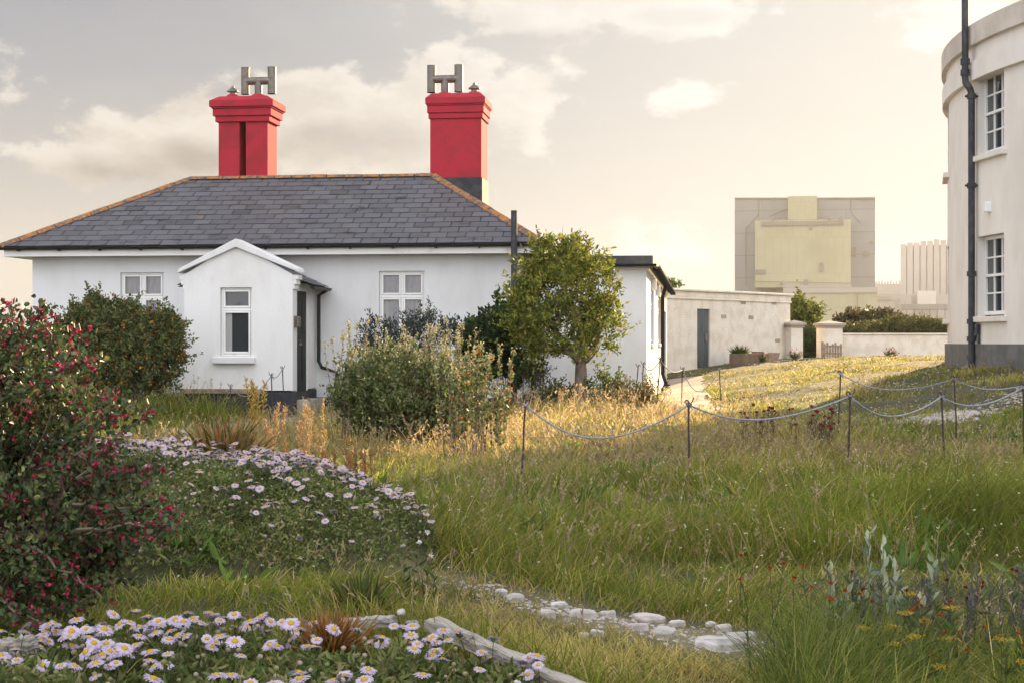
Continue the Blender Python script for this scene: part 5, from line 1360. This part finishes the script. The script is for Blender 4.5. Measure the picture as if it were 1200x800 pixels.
# ------------------------------------------------------------------ timber edging
def log(name, label, a, b, w_, h_, seed, group='weathered timber edging'):
    r_ = random.Random(seed); a, b = Vector(a), Vector(b); d = b-a; L_ = d.length; mid = (a+b)/2
    t_ = bpy.data.objects.new(name, None); n_ = 14; vs = []
    for i in range(n_+1):
        x_ = -L_/2+L_*i/n_
        prof = [(-w_/2, 0), (-w_/2*.98, h_*.93), (-w_/2*.92, h_), (-.1*w_, h_*.97), (.2*w_, h_*1.0), (w_/2*.9, h_*.99), (w_/2, h_*.9), (w_/2*1.02, 0)]
        for (yy, zz) in prof: vs.append((x_+r_.uniform(-.006, .006), yy+r_.uniform(-.003, .003)+.003*math.sin(i*.9), zz+r_.uniform(-.006, .006)*(zz > 0)))
    k = 8; fs = [(i*k+j, i*k+j+1, (i+1)*k+j+1, (i+1)*k+j) for i in range(n_) for j in range(k-1)]+[tuple(range(k)), tuple(range((n_+1)*k-1, n_*k-1, -1))]
    mb = MB().add(vs, fs); o = mb.build(name, M['timber_grey'])
    bpy.data.objects.remove(t_)
    q = d.to_track_quat('X', 'Z'); o.rotation_euler = q.to_euler(); o.location = mid
    tag(o, label, 'timber', group); return o
log('timber_edging', 'long cracked grey timber edging right of the nearest daisies', P(505, 737, 4.62), P(690, 822, 4.0), .048, .036, 1)
log('timber_edging', 'short grey timber edging behind the tuft of rusty dry grass', P(392, 737, 4.85), P(462, 733, 4.75), .045, .03, 2)
log('timber_edging', 'grey timber end showing at the bottom left corner', P(-60, 790, 4.1), P(40, 768, 4.3), .07, .06, 3)
log('timber_edging', 'grey board half buried at the left of the daisy bank', P(160, 574, 8.2), P(198, 572, 8.2), .09, .05, 4)
log('timber_edging', 'grey board showing through the middle of the daisy bank', P(232, 570, 8.4), P(262, 568, 8.4), .08, .05, 5)
# ------------------------------------------------------------------ stones
def stone(name, label, x, y, rx, ry, rz_, seed, group=None, rot=None, lift=0, tone=1):
    r_ = random.Random(seed); mb = MB(); nu, nv = 14, 8; vs = []; rz_ *= .62; 
    ang_ = [r_.uniform(.72, 1.2) for _ in range(5)]; off = [[(ang_[int(j*5/nu)]*(1-(j*5/nu) % 1)+ang_[(int(j*5/nu)+1) % 5]*((j*5/nu) % 1))*r_.uniform(.93, 1.07) for j in range(nu)] for _ in range(nv+1)]
    for i in range(nv+1):
        ph = math.pi*i/nv-math.pi/2
        for j in range(nu):
            th_ = 2*math.pi*j/nu; k = off[i][j] if 0 < i < nv else 1
            cx_ = math.cos(ph)**.7 if math.cos(ph) > 0 else 0
            vs.append((rx*cx_*math.cos(th_)*k, ry*cx_*math.sin(th_)*k, rz_*math.sin(ph)*(.8+.2*k)*r_.uniform(.85, 1.12)))
    fs = [(i*nu+j, i*nu+(j+1) % nu, (i+1)*nu+(j+1) % nu, (i+1)*nu+j) for i in range(nv) for j in range(nu)]
    c = tuple(tone*v for v in r_.choice([(1, 1, 1), (.9, .87, .84), (1.05, 1.02, 1.0), (.8, .78, .78), (1.0, .93, .88)]))
    mb.add(vs, fs, 0, c); o = mb.build(name, M['stone'], bevel=0); o.location = (x, y, gz(x, y)+lift); o.rotation_euler = (r_.uniform(-.1, .1), r_.uniform(-.1, .1), rot if rot is not None else r_.uniform(0, 3.1))
    tag(o, label, 'stone', group); return o
SL = [(838,757,.12,.10,.035,'broad flat pale slab, largest stone of the rough path'),(866,750,.085,.05,.03,'long white stone at the right end of the rough path'),(848,738,.04,.03,.02,'small pale stone just behind the broad slab'),
      (760,727,.075,.045,.022,'longest pale stone in the middle of the rough path'),(745,737,.05,.035,.02,'pale stone just below the long middle stone'),(778,744,.055,.05,.028,'bluish-white stone between the long stone and the slab'),
      (682,722,.055,.04,.03,'white squarish stone left of the path middle'),(712,722,.035,.028,.022,'small white stone right of the squarish one'),(640,722,.05,.04,.025,'pinkish stone at the left of the rough path'),
      (602,703,.05,.045,.025,'pale stone near the left end of the rough path'),(587,696,.03,.025,.018,'small white stone at the far left of the path'),(700,745,.03,.02,.02,'little white stone below the squarish one'),(684,748,.02,.02,.018,'tiny white chip below the squarish stone'),
      (792,733,.04,.03,.018,'grey stone above the bluish-white one'),(833,734,.025,.018,.015,'tiny stone at the grass edge behind the slab'),(655,712,.04,.03,.02,'flat stone above the pinkish one')]
def slab(name, label, x, y, rx, ry, rz_, seed, group, rot, lift):
    r_ = random.Random(seed); n_ = r_.randrange(6, 10); k0 = []; mb = MB()
    for j in range(n_):
        a_ = 2*math.pi*(j+r_.uniform(-.3, .3))/n_; q = r_.uniform(.72, 1.15); k0.append((rx*q*math.cos(a_), ry*q*math.sin(a_)))
    vs = [(a_, b_, -.03) for a_, b_ in k0]+[(a_*.98, b_*.98, rz_*r_.uniform(.35, .8)) for a_, b_ in k0]+[(a_*.82, b_*.82, rz_*r_.uniform(.8, 1.1)) for a_, b_ in k0]+[(0, 0, rz_*1.02)]
    fs = [(i_*n_+j, i_*n_+(j+1) % n_, (i_+1)*n_+(j+1) % n_, (i_+1)*n_+j) for i_ in range(2) for j in range(n_)]+[(2*n_+j, 2*n_+(j+1) % n_, 3*n_) for j in range(n_)]
    c = r_.choice([(1.25, 1.22, 1.2), (1.1, 1.07, 1.03), (1.3, 1.3, 1.3), (.95, .93, .92), (1.15, 1.05, 1.0)])
    mb.add(vs, fs, 0, c); o = mb.build(name, M['stone'], bevel=.004); o.location = (x, y, gz(x, y)+lift); o.rotation_euler = (r_.uniform(-.08, .12), r_.uniform(-.1, .1), rot)
    tag(o, label, 'stone', group)
for i, (px, py, rx, ry, rz_, lab) in enumerate(SL):
    x, y = gp(px, py); slab('path_stone', lab, x, y, rx*1.05, ry*1.25, rz_*.6, 100+i, 'pale stones of the rough path', .35*math.sin(i), .012)
p = P(470, 717, 4.75); o = stone('white_pebble', 'round white pebble resting beside the short timber edging', p.x, p.y, .017, .017, .017, 140, None); o.location.z = p.z
for i, (px, py, lab) in enumerate(((455, 726, 'dark grey pebble at the tip of the short timber edging'), (483, 727, 'flat grey pebble between the two timbers'))):
    p = P(px, py, 4.7); o = stone('grey_pebble', lab, p.x, p.y, .022, .018, .012, 150+i, None, tone=.45); o.location.z = p.z-.005
# gravel patches
def gravel(name, label, poly, n_, size, seed, width=.5):
    rn = np.random.default_rng(seed); seg = rn.integers(0, len(poly)-1, n_); t = rn.random(n_); P0 = np.array(poly)[seg]; P1 = np.array(poly)[seg+1]
    xy = P0+(P1-P0)*t[:, None]+rn.normal(size=(n_, 2))*width*np.array([1, .8]); z = terr(xy[:, 0], xy[:, 1]); s = size*rn.uniform(.4, 1.3, n_)
    cube = np.array([(-1,-1,-.6),(1,-1,-.6),(1,1,-.6),(-1,1,-.6),(-.7,-.6,.6),(.6,-.7,.6),(.7,.6,.55),(-.6,.7,.6)])
    V = cube[None]*s[:, None, None]*rn.uniform(.7, 1.3, (n_, 8, 3)); a = rn.uniform(0, 6.28, n_); c_, s_ = np.cos(a), np.sin(a)
    V = np.stack([V[..., 0]*c_[:, None]-V[..., 1]*s_[:, None], V[..., 0]*s_[:, None]+V[..., 1]*c_[:, None], V[..., 2]*.6], -1)
    V = V+np.stack([xy[:, 0], xy[:, 1], z+s*.2], 1)[:, None]; b = (np.arange(n_)*8)[:, None]
    f = np.concatenate([b+np.array([q_]) for q_ in ((4,5,6,7),(0,1,5,4),(1,2,6,5),(2,3,7,6),(3,0,4,7))])
    cols = np.repeat((pick([(1,1,1),(.85,.82,.8),(.6,.56,.52),(.95,.85,.75)], n_, rn, .2))[:, None], 8, 1)
    o = npmesh(name, V.reshape(-1, 3), [f], cols.reshape(-1, 3), M['stone']); tag(o, label, 'gravel', kind='stuff')
gravel('gravel', 'small pale pebbles scattered along the rough path in the foreground', STONE_PATH, 900, .0075, 90, .15)
gravel('gravel', 'patch of pale shingle in the turf near the round building', [(5.75, 21.4), (6.5, 22.0)], 600, .032, 91, .25)
gravel('gravel', 'thin shingle track leading towards the round building', [(6.6, 22.2), (8.4, 24.6), (9.0, 25.6)], 260, .022, 92, .3)

# ------------------------------------------------------------------ rope posts and ropes
def post(px_t, py_t, px_b, py_b, Y, label, hook=1):
    a = P(px_b, py_b, Y); zg = gz(a.x, a.y); top = P(px_t, py_t, Y)
    t = thing('rope_post', label, 'rope post', (a.x, a.y, zg), 0, 'rusty iron posts of the rope barrier')
    tp_ = Vector((top.x-a.x, 0, top.z-zg)); 
    MB().tube(wob((0, 0, -.15), tp_, 4, .006), .0105, 6).build('shaft', M['rust'], t)
    r = .017; c = tp_+Vector((hook*r, 0, -.005)); pts = [c+Vector((-hook*r*math.cos(q), .3*r*math.sin(q), r*math.sin(q))) for q in [math.pi*k/8 for k in range(0, 11)]]
    mb = MB().tube(pts, .0065, 6); mb.tube([tp_+Vector((0, 0, -.03)), tp_+Vector((-hook*.035, 0, .0)), tp_+Vector((-hook*.045, 0, .04))], .006, 6)
    mb.build('hook', M['rust'], t)
    return Vector((top.x, top.y, top.z-.03))
def rope(a, b, sag, label, knot=True):
    pts = []; n_ = 22
    for i in range(n_+1):
        t = i/n_; p = a.lerp(b, t); p.z -= sag*4*t*(1-t)*(1+.15*math.cos(math.pi*t)); pts.append(p-Vector(a))
    t_ = thing('barrier_rope', label, 'rope', a, 0, 'ropes strung between the iron posts')
    MB().tube(pts, .0085, 7).build('strand', M['rope'], t_, smooth=True)
    mb = MB()
    for q in (pts[0], pts[-1]):
        mb.tube([q+Vector((-.02, 0, .012)), q+Vector((.0, -.014, -.005)), q+Vector((.022, .0, .01))], .013, 6)
    r_ = random.Random(label); q = pts[0]; mb.tube(wob(q, q+Vector((r_.uniform(.02, .05), 0, -r_.uniform(.03, .07))), 3, .1, r_), .006, 5)
    mb.build('knot', M['rope'], t_)
pA = post(616, 470, 609, 572, 14, 'leaning iron post nearest the mallow, left end of the long rope', 1)
pB = post(807, 470, 807, 562, 14, 'upright iron post in mid-lawn where the two longest ropes meet', -1)
pC = post(996, 460, 993, 552, 14.4, 'iron post with a white blossom low down, right of mid-lawn', -1)
pD = post(1103, 461, 1108, 545, 15.4, 'iron post in front of the gravel patch', -1)
pE = post(1199, 450, 1200, 545, 16, 'iron post cut by the right edge of the photo', -1)
pF = post(985, 435, 982, 512, 20, 'farther iron post standing behind the post with the white blossom', -1)
pG = post(1118, 441, 1122, 522, 18.5, 'farther iron post between the gravel patch and the right edge', -1)
pG2 = P(1215, 452, 18.5); 
def post2(*a): return post(*a)
pH = post(1225, 440, 1228, 525, 19, 'iron post just outside the right edge of the picture', -1)
pI = post(754, 425, 751, 470, 27, 'short iron post before the corner of the wing', 1)
pI2 = post(748, 428, 742, 466, 27.6, 'thin leaning iron stake close to the wing wall', 1)
pJ = post(774, 419, 768, 482, 25.5, 'tall iron post at the start of the sandy path', -1)
pK = post(800, 431, 798, 480, 29, 'iron post on the right edge of the sandy path', 1)
pL_ = post(843, 430, 845, 478, 30, 'iron post in the sunny grass right of the sandy path', -1)
pM = post(270, 451, 270, 503, 26.5, 'iron post on the grey path before the porch', 1)
pN = post(318, 438, 320, 490, 27.5, 'iron post beside the golden plume by the porch', 1)
pO = post(331, 430, 334, 486, 28.2, 'iron post at the foot of the porch doorway', -1)
rope(pA, pB, .30, 'longest sagging grey rope across mid-lawn'); rope(pB, pC, .17, 'grey rope right of the mid-lawn post'); rope(pC, pD, .19, 'grey rope sagging before the gravel patch'); rope(pD, pE, .13, 'grey rope reaching the right edge in front')
rope(pF, pG, .17, 'farther rope sagging over the turf behind'); rope(pG, pH, .13, 'farther rope running out of the right edge'); rope(pI, pJ, .13, 'short rope beside the wing corner'); rope(pJ, pK, .12, 'rope crossing the mouth of the sandy path'); rope(pK, pL_, .42, 'deeply sagging rope right of the sandy path')
rope(pM, pN, .24, 'rope hanging before the porch plinth'); rope(pN, pO, .08, 'shortest rope ending at the porch doorway')

# ------------------------------------------------------------------ individual foreground plants
def stalks(name, label, x, y, lst, seed, col, head, cat='plant', group=None, leafpal=None, lw=(.05, .012), hr=.003):
    """lst (dx,dy,h): every stalk is a stem part with its leaves and a flower head part"""
    z = gz(x, y); t = thing(name, label, cat, (x, y, z), 0, group); r_ = random.Random(seed); rn = np.random.default_rng(seed)
    many = len(lst) > 70; SA, HA = Acc(), Acc()
    for (dx, dy, hh) in lst:
        mb = MB(); ac = SA if many else Acc(); hd = HA if many else Acc()
        top = Vector((dx+r_.uniform(-.12, .12)*hh, dy+r_.uniform(-.1, .1)*hh, hh)); zz = gz(x+dx, y+dy)-z; p = wob((dx, dy, zz-.02), top, 5, .04, r_); mb.tube(p, taper(hr, hr*.5, 5), 5, cap=False)
        ac.add(np.array(mb.v), np.array(mb.f), np.array([col]*len(mb.v)))
        pa = np.array([list(q_) for q_ in p])
        n_ = 14; tt = rn.uniform(.05, .9, n_)*5; i = tt.astype(int); pos = pa[i]+(pa[np.minimum(i+1, 5)]-pa[i])*(tt-i)[:, None]
        V, f, C = leaf_arrays(pos, unit(rn.normal(size=(n_, 3))*[.8, .8, .3]+[0, 0, .8]), lw[0]*rn.uniform(.6, 1.2, n_), lw[1], pick(leafpal or G_MID, n_, rn), rnd=rn); ac.add(V, f, C)
        kind, pal, sz = head
        if kind == 'ball':
            n_ = 26; pos = np.array([list(top)]*n_); V, f, C = leaf_arrays(pos, unit(rn.normal(size=(n_, 3))*[1, 1, .6]+[0, 0, .4]), sz*rn.uniform(.7, 1.1, n_), sz*.4, pick(pal, n_, rn), rnd=rn)
        elif kind == 'umbel':
            n_ = 70; off = rn.normal(size=(n_, 3))*np.array([sz, sz, sz*.18]); pos = np.array([list(top)])+off; V, f, C = leaf_arrays(pos, unit(rn.normal(size=(n_, 3))+[0, 0, .7]), .007, .005, pick(pal, n_, rn), rnd=rn)
        elif kind == 'spike':
            n_ = 60; tt = rn.random(n_)**.8; i = np.minimum((2+tt*3).astype(int), 4); fr_ = 2+tt*3-i; pos = pa[i]+(pa[i+1]-pa[i])*fr_[:, None]+rn.normal(size=(n_, 3))*sz*.25
            V, f, C = leaf_arrays(pos, unit(rn.normal(size=(n_, 3))*.5+[0, 0, 1]), sz*rn.uniform(.7, 1.3, n_), sz*.4, pick(pal, n_, rn), rnd=rn)
        else:
            n_ = 12; tt = np.linspace(.45, 1, n_)*4.999; i = tt.astype(int); pos = pa[i]+(pa[i+1]-pa[i])*(tt-i)[:, None]
            V, f, C = leaf_arrays(pos, unit(rn.normal(size=(n_, 3))*[.5, .5, .2]+[0, 0, 1.2]), sz*rn.uniform(.8, 1.2, n_), sz*.45, pick(pal, n_, rn), rnd=rn)
        hd.add(V, f, C)
        if not many: ac.build('stem', M['leaf'], t); hd.build('flower_head', M['petal'], t)
    if many: SA.build('stem', M['leaf'], t)['kind'] = 'stuff'; HA.build('flower_head', M['petal'], t)['kind'] = 'stuff'
    return t
r_ = random.Random(44)
x, y = (1030-600)/F*5.5, 5.5
stalks('silver_campion', 'pale silvery upright stems standing above the bottom right grass', x, y, [(d, r_.uniform(-.1, .1), hh) for d, hh in ((-.14, .40), (-.10, .32), (.0, .52), (.02, .44), (.05, .49), (.02, .32), (.14, .44), (.15, .30), (.09, .30), (-.04, .28), (.19, .26))], 201, (.22,.25,.17), ('bract', [(.40,.44,.29),(.34,.38,.25),(.46,.48,.34)], .044), leafpal=[(.22,.27,.18),(.17,.22,.13)], lw=(.06, .022), hr=.004)
ORG = [(.45,.11,.015),(.36,.06,.012),(.48,.20,.03),(.2,.02,.01)]
def scatter(n_, w_, d_, h0, h1, rr): return [(rr.uniform(-w_, w_), rr.uniform(-d_, d_), rr.uniform(h0, h1)) for _ in range(n_)]
x, y = (938-600)/F*5.2, 5.2
stalks('orange_hawkweed', 'thin stems with small orange heads at the left of the bottom right grass', x, y, scatter(12, .18, .25, .32, .46, r_), 202, (.09,.11,.05), ('ball', ORG, .011), hr=.002, lw=(.03, .006))
x, y = (1150-600)/F*5.0, 5.0
stalks('orange_hawkweed', 'dense group of orange and rust flower heads in the bottom right corner', x, y, scatter(24, .22, .3, .18, .34, r_), 203, (.09,.11,.05), ('ball', ORG, .011), hr=.002)
x, y = (1110-600)/F*5.5, 5.5
stalks('dark_red_flowers', 'dark red seed heads among the grey stalks at bottom right', x, y, scatter(16, .35, .3, .26, .40, r_), 204, (.10,.08,.06), ('ball', [(.18,.015,.02),(.24,.02,.03),(.10,.01,.02)], .011), hr=.002)
x, y = (1120-600)/F*5.6, 5.6
stalks('grey_lavender', 'smoky grey-purple upright stalks at the right side foreground', x, y, scatter(60, .38, .35, .20, .40, r_), 205, (.13,.12,.11), ('spike', [(.15,.145,.125),(.19,.18,.15),(.12,.115,.10)], .016), leafpal=[(.13,.14,.12),(.10,.11,.08)], lw=(.05, .006), hr=.0025)
YEL = [(.45,.32,.03),(.38,.28,.04),(.48,.36,.05)]
x, y = (1110-600)/F*4.9, 4.9
stalks('yellow_umbels', 'flat mustard-yellow flower clusters low in the bottom right grass', x, y, scatter(14, .26, .3, .18, .34, r_), 206, (.12,.14,.05), ('umbel', YEL, .013), hr=.0025)
# golden plume beside the porch post & dry stems
x, y = (303-600)/F*20, 20.0
stalks('golden_plume', 'bright golden upright plume standing before the porch', x, y, scatter(7, .10, .1, .6, .98, r_), 207, (.45,.30,.06), ('spike', [(.55,.38,.08),(.60,.45,.14),(.42,.28,.05)], .05), leafpal=[(.5,.36,.08)], lw=(.08, .02), hr=.006)
x, y = (350-600)/F*16, 16.0
stalks('dry_stalks', 'tall straw-coloured dead stalks behind the daisy bank', x, y, scatter(16, .28, .3, .45, .78, r_), 208, (.42,.26,.12), ('spike', [(.55,.38,.18),(.45,.28,.12),(.5,.3,.15)], .03), leafpal=[(.45,.3,.12)], lw=(.06, .01), hr=.004)
x, y = (505-600)/F*6.3, 6.3
stalks('white_campion', 'leaning branched stem with a few white flowers right of the daisy bank', x, y, [(-.05, 0, .26), (.0, .02, .30), (-.10, .03, .24), (.02, 0, .2)], 209, (.2,.16,.12), ('ball', [(.7,.7,.68),(.75,.74,.72)], .014), hr=.0022)
x, y = (925-600)/F*18, 18.0
stalks('dark_poppies', 'patch of dark stems with deep red flowers beside the rope', x, y, scatter(40, .55, .8, .30, .52, r_), 210, (.11,.07,.06), ('ball', [(.35,.02,.02),(.2,.02,.03),(.10,.03,.03)], .028), leafpal=[(.14,.09,.06),(.12,.12,.05)], lw=(.08, .012), hr=.004)
# rusty dry grass tuft in the daisies
for i, (px, py, Y, n_, ln, pal, lab) in enumerate(((385, 745, 4.35, 420, .15, [(.45,.20,.06),(.52,.30,.12),(.38,.15,.04),(.30,.24,.10)], 'tuft of rusty orange dry grass among the nearest daisies'),
                                       (262, 548, 9.0, 420, .34, [(.40,.28,.10),(.12,.16,.04),(.50,.36,.16),(.42,.18,.06)], 'arching grass tuft growing out of the top of the daisy bank'),
                                       (420, 705, 5.9, 300, .20, [(.10,.15,.035),(.30,.25,.10),(.13,.16,.04)], 'grass tuft between the two daisy beds'))):
    p = P(px, py, Y); tuft('grass_tuft', lab, 'grass', p.x, p.y, gz(p.x, p.y)+(.03 if i == 0 else -.01), n_, ln, ln*.022, pal, 220+i, flop=.75)
# low rusty sorrel patch at the back of daisy bank
x, y = (230-600)/F*12.5, 12.5
stalks('rusty_sorrel', 'band of rust-coloured sorrel spikes behind the daisy bank', x, y, scatter(120, 1.4, .9, .22, .40, r_), 230, (.35,.14,.06), ('spike', [(.42,.16,.06),(.5,.24,.09),(.35,.12,.05)], .018), leafpal=[(.10,.14,.04),(.3,.16,.06)], lw=(.07, .01), hr=.003)

# ------------------------------------------------------------------ haze
HAZE = .00014
hz = bpy.data.materials.new('haze'); hz.use_nodes = True; n = hz.node_tree.nodes; n.clear()
pv_ = n.new('ShaderNodeVolumePrincipled'); pv_.inputs['Color'].default_value = (.93, .93, .92, 1); pv_.inputs['Density'].default_value = HAZE; pv_.inputs['Anisotropy'].default_value = .35
ou = n.new('ShaderNodeOutputMaterial'); hz.node_tree.links.new(pv_.outputs[0], ou.inputs['Volume'])
mb = MB().box(-1300, 1300, -1300, 1300, -8, 70); o = mb.build('haze', hz); tag(o, 'warm sea haze softening the distant power station', 'haze', kind='stuff')
